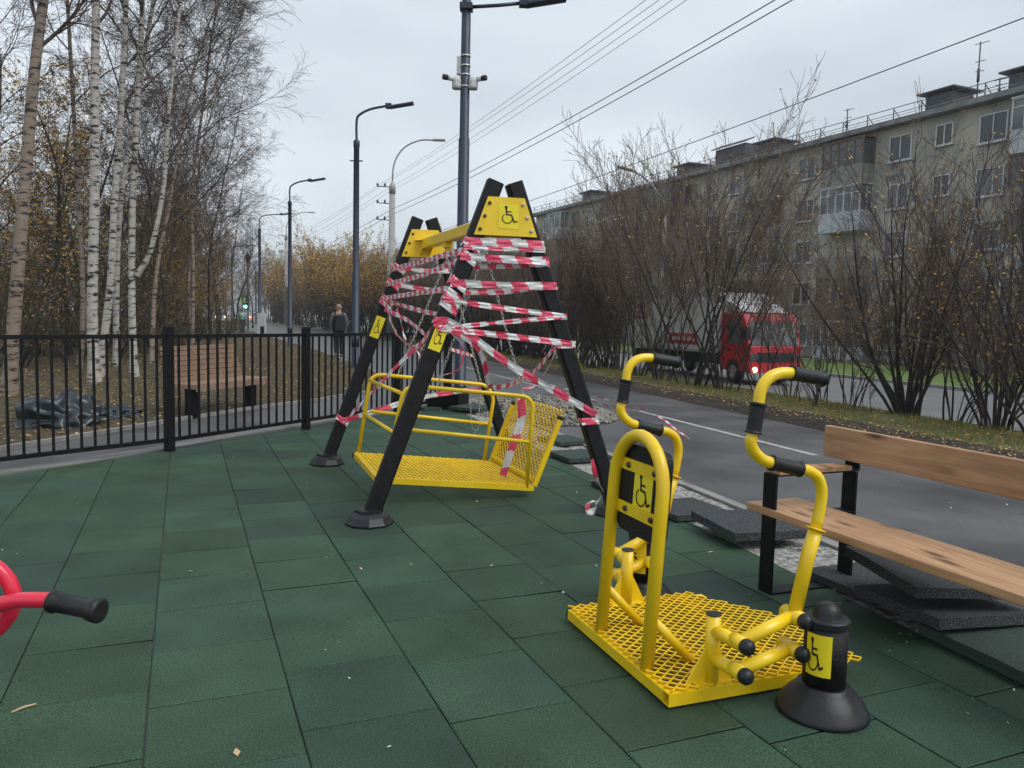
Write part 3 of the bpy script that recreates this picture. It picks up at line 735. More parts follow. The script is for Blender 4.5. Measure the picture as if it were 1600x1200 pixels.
strand([A_(512)+o_-s_*.5, B_(537)+o_+s_], .048, stripe=.08, ph=.06)
strand([A_(505)+o_-s_*1.1, A_(505)+o_+s_*.9, on(PN, 805, 575, .06), B_(640)+o_+s_*.2, B_(655)+s_*1.2], .058, stripe=.13, ph=.02, twist=.3)
# wraps where the strands turn round a leg
def wrap(nm, y, w=.05, ph=0., n=1):
    P = leg_pt(nm, y); ax = (legs[nm][1]-legs[nm][0]).normalized(); sd2 = fnrm.cross(ax).normalized(); r_ = .0625
    for k in range(n):
        z = ax*(trng.uniform(-.012, .012)+k*.04)
        pts = [P+z+sd2*a*r_+fnrm*b_*r_+ax*.02*a for a, b_ in ((1, 1), (-1, 1), (-1, -1), (1, -1), (1, 1))]
        strand(pts, w, 'tape_wrap', up=ax, stripe=.10, ph=ph+k*.05, smooth=False, skew=1.2)
for nm, y, w_, ph, n in (('a', 383, .06, 0, 1), ('a', 404, .06, .06, 1), ('a', 445, .06, .05, 1), ('a', 460, .045, .1, 1), ('a', 471, .045, 0, 1), ('a', 482, .045, .12, 1), ('a', 508, .05, .0, 1),
                      ('b', 384, .05, .05, 1), ('b', 411, .07, .1, 1), ('b', 447, .06, .0, 1), ('b', 494, .045, .03, 1), ('b', 537, .05, .1, 1), ('b', 655, .05, .0, 1),
                      ('c', 422, .055, .05, 1), ('c', 444, .055, 0, 1), ('c', 467, .045, .0, 1), ('c', 478, .04, .06, 1), ('c', 656, .05, .0, 1)): wrap(nm, y, w_, ph, n)
strand([CC(422)+o_-s_, A_(389)-o_-s_*.4], .052, stripe=.07)
strand([CC(420)+o_, D_(424)+o_], .05, stripe=.12, sag=.01)
strand([CC(445)+o_-s_, A_(405)-o_-s_*.4], .052, stripe=.07, sag=.02)
strand([CC(444)+o_, D_(456)+o_], .05, stripe=.12, ph=.05, sag=.015)
strand([CC(467)+o_-s_, A_(450)-o_-s_*.4], .048, stripe=.075)
strand([CC(470)+o_, lerp(on(PF, 700, 495), on(PN, 700, 495), .8)], .045, stripe=.11, sag=.01)
mixp = lambda x, y, f: lerp(on(PF, x, y), on(PN, x, y), f)
strand([CC(475)+o_, mixp(616, 515, .2), mixp(640, 540, .4), mixp(662, 543, .55), mixp(690, 525, .8), A_(500)-o_], .06, stripe=.07, twist=1.2)
strand([CC(478)+o_, mixp(622, 525, .2), mixp(650, 546, .4), mixp(662, 567, .5), mixp(680, 555, .7), mixp(690, 540, .8)], .04, stripe=.06, twist=2.0)
strand([CC(483)+o_, mixp(636, 500, .25), mixp(665, 523, .5)], .045, stripe=.09)
strand([mixp(620, 482, .1), mixp(627, 505, .15), mixp(633, 530, .25)], .05, stripe=.11, twist=.8)
strand([A_(492)-o_, mixp(665, 528, .6), mixp(645, 548, .45)], .055, stripe=.10)
strand([mixp(650, 543, .5), mixp(612, 580, .42), CC(655)+o_+e1*.03], .045, stripe=.11, twist=.4)
strand([CC(656)+o_, on(PF, 600, 638, .05), on(PF, 655, 622, .02), on(PF, 712, 612, .0), on(PF, 770, 607, .03)], .055, stripe=.16)
strand([A_(514)-o_+s_, mixp(748, 545, .9), mixp(766, 607, .8)], .055, stripe=.12, twist=1.0)
strand([B_(530)-o_-s_, mixp(866, 552, .9), mixp(840, 600, .7), PQ(.9, .2, hR+.05)], .06, stripe=.14, twist=1.3)
strand([B_(545)-o_-s_, mixp(835, 580, .8), mixp(800, 600, .6), mixp(770, 606, .5)], .045, stripe=.06, sag=.01)
strand([mixp(700, 515, .9), mixp(722, 540, .8), mixp(718, 575, .8), mixp(688, 588, .75)], .014, stripe=.3, ph=.3, twist=1.0)
strand([mixp(702, 545, .4), D_(556)+o_-s_*.6], .04, stripe=.09)
strand([PQ(.90, .16, hR-.03), PQ(.915, .16, hR*.70), PQ(.87, .17, hR*.35), PQ(.84, .19, .05)], .075, stripe=.15, up=V(.9, .3, 0), twist=.8)
strand([PQ(.965, -.02, hR-.02), PQ(.96, .0, hR+.12)], .03, stripe=.4, ph=.5)
strand([B_(715)-s_*1.2+o_, B_(745)-s_*1.25+o_*.6, on(PN, 943, 768, .05)], .04, stripe=.16, twist=1.5)
bt = thing('tape_bundle', 'crumpled red and white tape end lying on the tiles beside the right front swing foot', 'tape', g(930, 795))
strand([g(948, 760, .18), g(938, 778, .08), g(930, 788, .03)], .022, parent=bt, stripe=.5, ph=.55, twist=3)
strand([g(955, 783, .07), g(935, 795, .03), g(921, 800, .02), g(919, 788, .05), g(930, 782, .04)], .06, parent=bt, stripe=.14, twist=1.5)
# tape drooping across the path
q = [g(815, 592, .62), g(838, 603, .50), g(900, 612, .45)]
a_, b2 = at(812, 590, 12.4), at(905, 612, 11.6)
rt = thing('loose_tape', 'thin loose red and white tape sagging across the asphalt path behind the swing', 'tape', g(1000, 650))
strand([at(812, 592, 11.3), at(870, 604, 11.0), at(940, 622, 10.8), at(1012, 641, 10.6)], .022, parent=rt, stripe=.1, twist=1.2)
strand([at(830, 594, 11.3), at(900, 619, 11.0), at(960, 636, 10.8), at(1010, 644, 10.6), at(1036, 655, 10.3), at(1060, 674, 10.0), at(1070, 680, 9.9), at(1083, 690, 9.9)], .03, parent=rt, stripe=.08, twist=2.2)

# ================================================================ WHEELCHAIR STANDING TRAINER WITH LEVERS
P0 = g(1045, 1090, .05); P1 = g(893, 955, .05); P2 = g(1300, 1040, .05)
tU = Matrix.Rotation(R(-2.2), 3, 'Z') @ (P2-P0).normalized(); tV = V(-tU.y, tU.x, 0); tw, td = .875, (P1-P0).length
tr = thing('lever_trainer', 'yellow wheelchair exercise platform with an arch frame, mesh floor and two bent lever handles', 'exercise machine', P0+tU*.4+tV*.45-V(0, 0, .05))
T = lambda u, v, z=0.0: V(P0.x, P0.y, 0)+tU*u+tV*v+V(0, 0, z)
zf = .062
mb = MB(); h_ = .05
def hollow(mb, a, b_, w_, h, t_=.004):
    d = (b_-a).normalized(); s = Z.cross(d).normalized()
    for sg in (-1, 1):
        mb.beam(a+s*sg*(w_/2-t_/2), b_+s*sg*(w_/2-t_/2), t_, h, side=s); mb.beam(a+V(0, 0, sg*(h/2-t_/2)), b_+V(0, 0, sg*(h/2-t_/2)), w_-2*t_, t_, side=s)
hollow(mb, T(0, .02, zf-h_/2), T(tw-.04, .02, zf-h_/2), .045, h_)
hollow(mb, T(.02, .045, zf-h_/2), T(.02, td, zf-h_/2), .04, h_-.004)
hollow(mb, T(.042, td-.02, zf-h_/2), T(tw-.12, td-.02, zf-h_/2), .04, h_-.006)
mb.beam(T(.3, .045, zf-.02), T(.3, td-.04, zf-.02), .03, .03); mb.beam(T(.6, .045, zf-.02), T(.6, td-.04, zf-.02), .03, .03)
mb.build('platform_frame', M['yellow'], tr)
mb = MB(); mb.cbox(T(.02, td+.006, zf-h_/2), tU, tV, Z, .043, .014, .048); mb.build('end_cap', M['cup'], tr)
cutf = lambda u, v: (u+v*.62 > 1.25 and u > .55) or (v < .03 and u > .99)
mb = MB(); mesh_panel(mb, T(.01, .0, zf+.007), tU, tV, .93, td+.015, .060, .046, .0050, .012, cut=cutf)
mb.build('mesh_floor', M['yellow_mesh'], tr)
# arch
a0, a1 = T(.030, .215, zf), T(.030, .615, zf); ln = tU*.055
AH = .975
def archp(f): return f
pts = [a0]; mid_ = (a0+a1)/2; rad = (a1-a0).length/2
for k in range(15):
    a = math.pi*k/14; z = AH-rad*1.05+rad*1.05*math.sin(a)
    pts.append(mid_+tV*(-math.cos(a))*rad+V(0, 0, z-zf+.0)+ln*(z/AH))
pts = [a0]+pts[1:]+[a1]
mb = MB(); mb.tube(pts, .0275, 18)
mb.build('arch_frame', M['yellow'], tr)
for v in (.215, .615): mb = MB(); mb.tube([T(.045, v, .27), T(.24, v+.0, zf+.005)], .019, 12); mb.build('brace', M['yellow'], tr)
bz = lambda z: ln*(z/AH)
for z in (.835, .645):
    c = T(.030, .415, z)+bz(z)+tU*.014; mb = MB(); mb.cbox(c, tV, tU, Z, .36, .006, .052); mb.build('cross_plate', M['yellow'], tr)
for z in (.835, .645):
    for v in (.30, .515): c = T(.030, v, z)+bz(z)+tU*.010; mb = MB(); mb.lathe(c, [(.013, 0), (.013, .007), (.008, .012)], 10, axis=-tU, sm=False); mb.build('bolt', M['bolt'], tr)
bp0 = []
mb = MB(); bw, b0, b1_ = .37, .545, .925; rr = .05; nn = 6
for cx_, cz_, a0_ in ((bw/2-rr, b1_-rr, 0), (-bw/2+rr, b1_-rr, 90), (-bw/2+rr, b0+rr, 180), (bw/2-rr, b0+rr, 270)):
    for k in range(nn+1):
        a = R(a0_+90*k/nn); z = cz_+rr*math.sin(a); bp0.append(T(.030, .418+cx_+rr*math.cos(a), z)+bz(z)+tU*.020)
mb.prism(bp0, tU*.03); bo = mb.build('back_board', M['black'], tr, recalc=True)
c = T(.030, .398, .738)+bz(.738)+tU*.0185; axz = (bz(1)+V(0, 0, 1)).normalized()
mb = MB(); mb.prism([c-tV*-.075-axz*.088, c-tV*.075-axz*.088, c-tV*.075+axz*.088, c-tV*-.075+axz*.088], -tU*.001); stk = mb.build('sticker', M['sticker'], bo, recalc=True)
mb = MB(); symbol(mb, lambda u, v, h: c-tU*(.0015+h)-tV*u*.15+axz*v*.145)
for sv in (-1, 1): pass
mb.build('wheelchair_symbol', M['ink'], stk)
# side linkages
def on_v(x, y, v): return onp(x, y, T(0, v, 0), tV)
nearv = -.105
lev_px = [(1240, 962), (1262, 870), (1275, 826), (1284, 775), (1279, 748), (1264, 736), (1250, 733), (1205, 723), (1190, 717), (1177, 703), (1173, 688), (1177, 677), (1185, 630), (1188, 612), (1196, 596), (1212, 585), (1236, 583), (1286, 592)]
lev = [on_v(x, y, nearv) for x, y in lev_px]
farv = td+.02
shift = on_v(1053, 757, farv)-lev[2]
shift.z = 0
def linkage(vsign, v0, ub, lever_pts, boll, name_i):
    cyl = lambda mb, a, b_, r: mb.tube([a, b_], r, 14)
    po = MB(); vv = .03 if vsign < 0 else td-.03
    base = T(ub, vv, zf); po.tube([base, base+V(0, 0, .275)], .029, 16); po.cbox(base+V(0, 0, .006), tU, tV, Z, .16, .055, .012)
    for sg in (-1, 1):
        q = base+tV*0-tV*.004; po.prism([q+tU*sg*.028+V(0, 0, .012), q+tU*sg*(.115 if sg < 0 else .10)+V(0, 0, .012), q+tU*sg*.028+V(0, 0, .15)], tV*.008)
    for z in (.215, .105): po.tube([base+V(0, 0, z), T(ub+.02, vv+vsign*.135, zf+z-.004)], .026, 14)
    p_ = po.build('pivot_post', M['yellow'], tr, recalc=True)
    mb = MB(); mb.lathe(base+V(0, 0, .275), [(.031, 0), (.030, .004)], 16); mb.build('cap', M['ink'], p_)
    v1 = vv+vsign*.135; L0 = lever_pts[0]
    ar = MB()
    e_up = L0.copy(); s_up = T(ub+.02, v1, zf+.215)
    e_lo = L0+V(0, 0, -.125)-tU*.005; s_lo = T(ub+.02, v1, zf+.105)
    ends = []
    for s, e_ in ((s_up, e_up), (s_lo, e_lo)):
        e_ = e_+tV*(s-e_).dot(tV)
        ar.tube([s, e_], .026, 14); ar.tube([e_-tV*.05, e_+tV*.05], .029, 14); ar.tube([s-tV*.032, s+tV*.032], .029, 14)
        ends += [(s+tV*vsign*.034), (e_+tV*vsign*.052)]
    ar.build('link_arm', M['yellow'], tr)
    for e_ in ends:
        mb = MB(); mb.lathe(e_, [(.0285, 0), (.031, .006), (.030, .022), (.022, .034), (.010, .040)], 14, axis=tV*vsign); mb.build('rubber_knob', M['cup'], tr)
    # lever
    lp_ = lever_pts; sm = [lp_[0], lp_[1], lp_[2]]+lp_[3:]
    path = [lp_[0]]+bez(lp_[2:], 4)
    mb = MB(); rs = [.0265]+[.0225]*(len(path)-1)
    mb.tube([lp_[0]-V(0, 0, .01), lp_[1], lp_[2]], .027, 14); mb.tube(bez(lp_[2:], 4), .0215, 14)
    d = (lp_[2]-lp_[1]).normalized(); mb.lathe(lp_[2]-d*.004, [(.037, 0), (.037, .006)], 16, axis=d)
    lv = mb.build('lever', M['yellow'], tr)
    def grip(a, b_, ribs):
        mb = MB(); d = (b_-a); n_ = 14; L_ = d.length; dd = d.normalized(); prof = [(.031, 0), (.031, .006), (.027, .009)]
        for k in range(n_): zz = .01+(L_-.02)*k/n_; prof += [(.0265, zz), (.0280 if ribs else .0266, zz+(L_-.02)/n_*.5)]
        prof += [(.027, L_-.009), (.031, L_-.006), (.031, L_), (.024, L_+.003)]
        mb.lathe(a, prof, 18, axis=dd); mb.build('grip', M['cup'], lv)
    grip(lp_[6], lp_[7], False); grip(lp_[11], lp_[12], True); grip(lp_[16], lp_[17], False)
    # bollard post
    mb = MB(); c = Vector((boll.x, boll.y, 0)); HB = .40
    mb.lathe(c, [(.078, .10), (.078, HB-.055)], 32); bp_ = mb.build('support_post', M['black'], tr)
    mb = MB(); mb.lathe(c, [(.165, 0), (.168, .003), (.168, .014), (.163, .022), (.148, .048), (.122, .078), (.102, .094), (.099, .096), (.094, .110), (.079, .111)], 28)
    mb.build('foot_cup', M['cup'], tr)
    mb = MB(); mb.lathe(c, [(.0795, HB-.062), (.083, HB-.060), (.083, HB-.059), (.083, HB-.041), (.083, HB-.040), (.078, HB-.0355), (.077, HB-.035), (.053, HB-.035), (.0525, HB-.0345)]+([(.052, HB-.034), (.050, HB-.018), (.044, HB-.002), (.034, HB+.012), (.020, HB+.020), (.004, HB+.023)]), 32)
    mb.build('post_cap', M['cup'], tr)
    az0 = math.atan2(-c.y, -c.x)+(-.32 if vsign < 0 else -.45)      # towards the camera, turned towards the platform
    def fm(u, v, h, W=.62): a = az0-u*W*-1.0; r_ = .0788+h; return c+V(math.cos(a)*r_, math.sin(a)*r_, .235+v)
    mb = MB(); k = 12
    for i in range(k):
        u0, u1 = -1+2*i/k, -1+2*(i+1)/k; mb.quad(fm(u0, -.075, .0004), fm(u1, -.075, .0004), fm(u1, .082, .0004), fm(u0, .082, .0004))
    az = az0; st_ = mb.build('sticker', M['sticker'], bp_)
    mb = MB(); symbol(mb, lambda u, v, h: fm(u*1.55-.25, v*.135, .0006+h)); mb.build('wheelchair_symbol', M['ink'], st_)
linkage(-1, 0, .205, lev, g(1284, 1110), 0)
linkage(1, 1, .30, [p+shift for p in lev], g(1003, 936), 1)

# ================================================================ RED HANDLE at the left edge
pr = at(0, 940, 1.66)
rh = thing('exercise_handle', 'red tubular exercise machine handle with a black grip, reaching in from the left edge', 'exercise machine', (pr.x-.35, pr.y+.05, 0))
Y_ = 1.66
mb = MB(); mb.tube(bez([at(-120, 980, Y_), at(-60, 965, Y_), at(-10, 948, Y_-.01), at(30, 938, Y_-.02), at(84, 938, Y_-.03)], 6), .0168, 18); mb.tube(bez([at(-90, 900, Y_+.02), at(-55, 875, Y_+.03), at(-18, 880, Y_+.035), at(10, 903, Y_+.04), at(22, 936, Y_+.04), at(10, 968, Y_+.04), at(-18, 990, Y_+.035), at(-80, 995, Y_+.02)], 8), .0168, 18)
bp2 = at(-120, 980, Y_); mb.tube([bp2, V(bp2.x-.05, bp2.y, .55), V(bp2.x-.05, bp2.y, 0)], .03, 16); mb.tube([at(-70, 905, Y_+.02), at(-125, 960, Y_)], .0168, 14)
mb.build('handle_tube', M['red_paint'], rh)
a, b_ = at(80, 939, Y_-.03), at(158, 955, Y_-.055); L_ = (b_-a).length
mb = MB(); mb.lathe(a, [(.021, 0), (.0245, .003), (.0245, .012), (.021, .016), (.0205, L_-.03), (.024, L_-.026), (.026, L_-.012), (.026, L_-.002), (.018, L_), (.004, L_-.004)], 22, axis=(b_-a)); mb.build('grip', M['cup'], rh)
mb = MB(); mb.lathe(V(bp2.x-.05, bp2.y, 0), [(.15, 0), (.15, .02), (.10, .09), (.05, .10)], 18); mb.build('foot_cup', M['cup'], rh)

# ================================================================ WOODEN BENCH
A0, A1 = g(1190, 918), g(1303, 903)
nb = (A1-A0).normalized(); db = V(nb.y, -nb.x, 0)              # db: along the bench towards the camera
bench = thing('wooden_bench', 'long bench with thick pine seat and backrest planks on black steel legs', 'bench', A0)
BL = 2.35
def BP(u, v, z): return A0+db*u+nb*v+V(0, 0, z)
dep = (A1-A0).length
for k, u in enumerate((0.02, BL-.25)):
    mb = MB()
    mb.obox(BP(u, -.04, .0), db*.10, nb*.012, V(0, 0, .645)); mb.obox(BP(u, -.04, .645), db*.10, nb*(dep+.06), V(0, 0, .008))
    mb.obox(BP(u, dep+.0, .0), db*.10, nb*.012, V(0, 0, .64)); mb.obox(BP(u, -.028, .0), db*.10, nb*(dep+.028), V(0, 0, .010))
    mb.obox(BP(u, .0, .415), db*.10, nb*(dep), V(0, 0, .006)); mb.obox(BP(u+.0, dep+.014, .655), db*.10, nb*.010, V(0, 0, .20))
    mb.build('leg_frame', M['blackmetal'], bench)
    mb = MB(); mb.obox(BP(u-.005, -.02, .655), db*.11, nb*(dep-.02), V(0, 0, .024)); mb.build('armrest', M['wood'], bench)
def plank(name, o, u, v, w_, bevel=.006):
    mb = MB(); mb.obox(o, u, v, w_); ob = mb.build(name, M['wood'], bench, recalc=True)
    md = ob.modifiers.new('bevel', 'BEVEL'); md.width = bevel; md.segments = 2; return ob
plank('seat', BP(-.10, -.05, .423), db*(BL+.1), nb*.36, V(0, 0, .042))
plank('seat', BP(-.10, .316, .423), db*(BL+.1), nb*.16, V(0, 0, .042)) if False else None
plank('backrest', BP(-.10, dep-.036, .70), db*(BL+.12), nb*.040, V(0, 0, .178))

# ================================================================ LOOSE RUBBER TILES
def mat_tile(name, c, ang, size, z, label, group=None, tilt=(0, 0), thick=.042, m='rubber_dark', sx=None):
    t_ = Matrix.Translation(c+V(0, 0, z)) @ Matrix.Rotation(ang, 4, 'Z') @ Matrix.Rotation(tilt[0], 4, 'X') @ Matrix.Rotation(tilt[1], 4, 'Y')
    bm = bmesh.new(); bmesh.ops.create_grid(bm, x_segments=12, y_segments=12, size=.5)
    ext = bmesh.ops.extrude_face_region(bm, geom=bm.faces[:]); vs_ = [e_ for e_ in ext['geom'] if isinstance(e_, bmesh.types.BMVert)]
    for v in bm.verts: v.co.z = 0
    for v in vs_: v.co.z = thick
    for v in bm.verts:
        v.co.x *= (sx or size); v.co.y *= size
        n_ = mnoise.noise(v.co*7+c*3)*.004; v.co += V(n_, n_*.8, n_*.5)
    bmesh.ops.recalc_face_normals(bm, faces=bm.faces)
    me = bpy.data.meshes.new(name); bm.to_mesh(me); bm.free(); me.materials.append(M[m])
    ob = bpy.data.objects.new(name, me); col.objects.link(ob); ob.matrix_world = t_
    return tag(ob, label, 'rubber tile', group)
M['rubber_green'] = mat('green_grey_tile', (.022, .040, .032), .8, (.045, .075, .060), 90, bump=.8, bscale=130)
AT = TA
def tl(px, py, size, z, label, dA=0, **k): return mat_tile('loose_tile', g(px, py, z), AT+dA, size, z, label, **k)
GR = 'rubber tiles lying loose along the path edge'
tl(905, 716, .5, .008, 'loose green-grey tile at the edge of the paving, farthest right behind the swing leg', group=GR, m='rubber_green', dA=.02)
tl(985, 765, .5, .006, 'loose dark tile next to the right front swing leg', group=GR, dA=-.02, tilt=(0, R(-1)))
tl(880, 691, .5, .004, 'loose green tile with a dark upright edge behind the swing seat', group=GR, m='rubber_green', sx=.42, dA=.12)
tl(1070, 800, .5, .004, 'loose dark grey tile beside the yellow arch, left of the raised one', group=GR, dA=.02, tilt=(0, R(1)))
tl(1168, 832, .56, .03, 'raised dark grey tile lying in front of the left bench leg', group=GR, dA=-.10, tilt=(R(1), R(1.2)), thick=.055)
tl(1360, 915, .5, .004, 'flat grey tile half under the stack below the bench', group=GR, dA=.0)
tl(1468, 962, .55, .035, 'lower tile of the tilted stack under the bench seat', group=GR, dA=-.12, tilt=(R(-3), R(2)), thick=.05)
tl(1455, 932, .60, .105, 'upper tile of the tilted stack under the bench seat', group=GR, dA=-.26, tilt=(R(2), R(2.5)), thick=.05)
tl(1590, 1020, .56, .006, 'loose green-grey tile at the right edge of the picture', group=GR, dA=-.08, thick=.05, m='rubber_green')
tl(745, 641, .62, .02, 'loose green-grey tile lying behind the swing near the lamp post', group=GR, dA=.5, m='rubber_green')
tl(670, 640, .3, .0, 'small broken tile by the fence corner post', group=GR, dA=.2, m='rubber_green')
mat_tile('leaning_tile', g(692, 640), AT-.4, .5, .16, 'dark tile leaning on the foot of the lamp post by the fence', GR, tilt=(R(-68), 0), m='black', thick=.04).location.z = .02

# gravel pile
pc = g(850, 640); gl = thing('gravel_pile', 'low heap of grey gravel stones on the path behind the swing', 'gravel', pc)
bm = bmesh.new(); bmesh.ops.create_icosphere(bm, subdivisions=1, radius=1); bv = [v.co.copy() for v in bm.verts]; bf = [tuple(v.index for v in f.verts) for f in bm.faces]; bm.free()
mb = MB(); grng = random.Random(2)
gc = g(835, 640)
for k in range(3600):
    r_ = math.sqrt(grng.random()); a = grng.uniform(0, 6.283); u, v = r_*math.cos(a), r_*math.sin(a)
    p = gc+VN*u*1.15+VD*v*1.9; hh = .20*max(0, 1-r_**1.6)*(1+.3*mnoise.noise(V(u*3, v*3, 0)))
    p.z = hh*(1-.25*grng.random())+.003; n0 = len(mb.v); sz = grng.uniform(.018, .042)
    sc_ = V(grng.uniform(.7, 1.3), grng.uniform(.6, 1.1), grng.uniform(.45, .8))*sz; rot = Matrix.Rotation(grng.uniform(0, 6), 3, 'Z') @ Matrix.Rotation(grng.uniform(-.6, .6), 3, 'X')
    mb.v += [p+rot @ V(q.x*sc_.x, q.y*sc_.y, q.z*sc_.z)*grng.uniform(.85, 1.12) for q in bv]
    for f in bf: mb.face(tuple(n0+i for i in f))
o = mb.build('stones', M['gravel'], gl); o['kind'] = 'stuff'

# ================================================================ FENCE
posts = [V(*(g(265, 703)+(g(265, 703)-g(0, 747)).normalized()*-0).xyz)]
fpx = [(265, 705), (478, 671), (620, 648)]
fp = [g(x, y) for x, y in fpx]
d0 = (g(256, 705)-g(0, 745)).normalized(); fp = [fp[0]-V(.60, .80, 0).normalized()*4.0, fp[0]-V(.60, .80, 0).normalized()*2.0]+fp+[g(700, 636)]
fence = thing('metal_fence', 'black metal railing of thin vertical bars along the edge of the green playground', 'fence', fp[2])
FH = 1.22
for i, p in enumerate(fp):
    mb = MB(); d = (fp[min(i+1, len(fp)-1)]-fp[max(i-1, 0)]).normalized(); s = V(d.y, -d.x, 0)
    mb.cbox(p+V(0, 0, (FH+.06)/2), d, s, Z, .08, .08, FH+.06); mb.cbox(p+V(0, 0, FH+.064), d, s, Z, .086, .086, .008)
    mb.build('fence_post', M['blackmetal'], fence)
for i, (p, q) in enumerate(zip(fp, fp[1:])):
    d = (q-p).normalized(); s = V(d.y, -d.x, 0); L_ = (q-p).length; a, b_ = p+d*.042, q-d*.042
    mb = MB()
    mb.beam(a+V(0, 0, FH-.03), b_+V(0, 0, FH-.03), .04, .04, side=s); mb.beam(a+V(0, 0, .12), b_+V(0, 0, .12), .04, .04, side=s)
    n = max(4, round(L_/.122)); 
    for k in range(1, n): c = p+d*(L_*k/n); mb.cbox(c+V(0, 0, (FH+.09)/2), d, s, Z, .020, .020, FH-.15-.002)
    mb.build('railing_panel', M['blackmetal'], fence)
#--PART3--
# ================================================================ STREET LAMPS
def lamp_head(mb, hb, p, d, mi=0):
    s = V(-d.y, d.x, 0)
    mb.cbox(p+d*.06, d, s, Z, .16, .16, .12, mi)
    hb.beam(p+d*.10-V(0, 0, .03), p+d*.72+V(0, 0, .09), .20, .07, side=s, bev=.02)
AD = (VN*.96-VD*.28).normalized()
def park_lamp(px, py, Y, ztop, label, arm=1.5, rb=.095):
    b = at(px, py, Y); b.z = 0
    t_ = thing('street_lamp', label, 'street lamp', b, 'tall dark blue park lamps along the path')
    zp = ztop-1.05
    mb = MB(); mb.lathe(b, [(rb*1.5, 0), (rb*1.5, .03), (rb*1.05, .05), (rb, 2.6), (rb*.86, 2.62), (rb*.74, zp), (rb*.86, zp+.02), (rb*.86, zp+.16), (rb*.5, zp+.20)], 18)
    mb.lathe(b+V(0, 0, .6), [(rb*1.12, 0), (rb*1.12, .35)], 18)
    mb.build('pole', M['bluemetal'], t_)
    mb = MB(); p0 = b+V(0, 0, zp+.15)
    ap = bez([p0, p0+V(0, 0, .55), p0+V(0, 0, .72)+AD*.10, p0+V(0, 0, .86)+AD*.38, p0+V(0, 0, .95)+AD*arm], 6); mb.tube(ap, .032, 10)
    hb = MB(); lamp_head(mb, hb, ap[-1], AD); mb.build('arm', M['bluemetal'], t_); hb.build('lamp_head', M['bluemetal'], t_)
    mb = MB(); mb.cbox(b+V(.0, 0, zp-.35), V(1, 0, 0), V(0, 1, 0), Z, rb*3.4, .03, .03); mb.build('bracket', M['bluemetal'], t_)
    return t_
# nearest one carries cameras
b = g(718, 635); b.z = 0
t_ = thing('street_lamp', 'nearest dark lamp post behind the swing with two white cameras strapped to it', 'street lamp', b, 'tall dark blue park lamps along the path')
mb = MB(); mb.lathe(b, [(.13, 0), (.13, .03), (.095, .05), (.088, 4.28), (.075, 4.30), (.070, 8.0), (.02, 8.02)], 24); mb.build('pole', M['bluemetal'], t_)
mb = MB(); mb.lathe(b+V(0, 0, .0), [(.15, 0), (.15, .30), (.10, .34)], 8, sm=False); mb.build('base_sleeve', M['black'], t_)
za = 6.31; p = b+V(0, 0, za); ad = (V(1, .05, 0)).normalized(); mb = MB()
mb.tube([p, p+ad*.5+V(0, 0, .05), p+ad*.88+V(0, 0, .10)], .028, 10); mb.cbox(p, ad, V(0, 1, 0), Z, .2, .2, .09)
hb = MB(); lamp_head(mb, hb, p+ad*.85+V(0, 0, .11), ad); mb.build('arm', M['bluemetal'], t_); hb.build('lamp_head', M['bluemetal'], t_)
cc = thing('security_camera_cluster', 'white security cameras and junction boxes strapped around the nearest lamp post', 'camera', b+V(0, 0, 5.2))
mb = MB()
for z in (5.08, 5.26, 5.40, 5.55): mb.lathe(b+V(0, 0, z), [(.082, 0), (.082, .025)], 20)
mb.build('steel_band', M['zinc'], cc)
for sx in (-1, 1):
    mb = MB(); q = b+V(sx*.13, -.02, 5.17); mb.lathe(q-V(sx*.06, 0, 0), [(.06, 0), (.075, .02), (.075, .10), (.05, .12)], 16, axis=V(sx, 0, 0)); mb.lathe(q+V(0, 0, -.08), [(.07, -.04), (.075, 0), (.075, .10), (.05, .14)], 16)
    mb.build('camera_mount', M['white_plastic'], cc)
    mb = MB(); a = b+V(sx*.19, -.04, 5.20); d = V(sx*.8, -.5, .02).normalized(); mb.lathe(a, [(.035, 0), (.038, .02), (.038, .10)], 14, axis=d); mb.build('camera_body', M['white_plastic'], cc)
    mb = MB(); mb.lathe(a+d*.10, [(.042, 0), (.044, .07), (.034, .075)], 14, axis=d); mb.build('camera_hood', M['ink'], cc)
mb = MB(); mb.cbox(b+V(-.10, .03, 5.42), V(1, 0, 0), V(0, 1, 0), Z, .07, .12, .26); mb.build('junction_box', M['white_plastic'], cc)
park_lamp(555, 575, 21.4, 6.95, 'dark blue lamp post standing right of the walking man, with arm to the right', .78, .10)
park_lamp(453, 540, 34.5, 7.15, 'dark lamp post further along the path, third from the camera', .80, .10)
park_lamp(406, 520, 50, 7.6, 'distant dark lamp post with a white box at its foot', 1.3, .11)
park_lamp(363, 505, 74, 7.6, 'far dark lamp post half hidden by the trees on the left', 1.3, .11)
park_lamp(400, 500, 104, 7.8, 'farthest dark lamp post by the crossing', 1.3, .11)
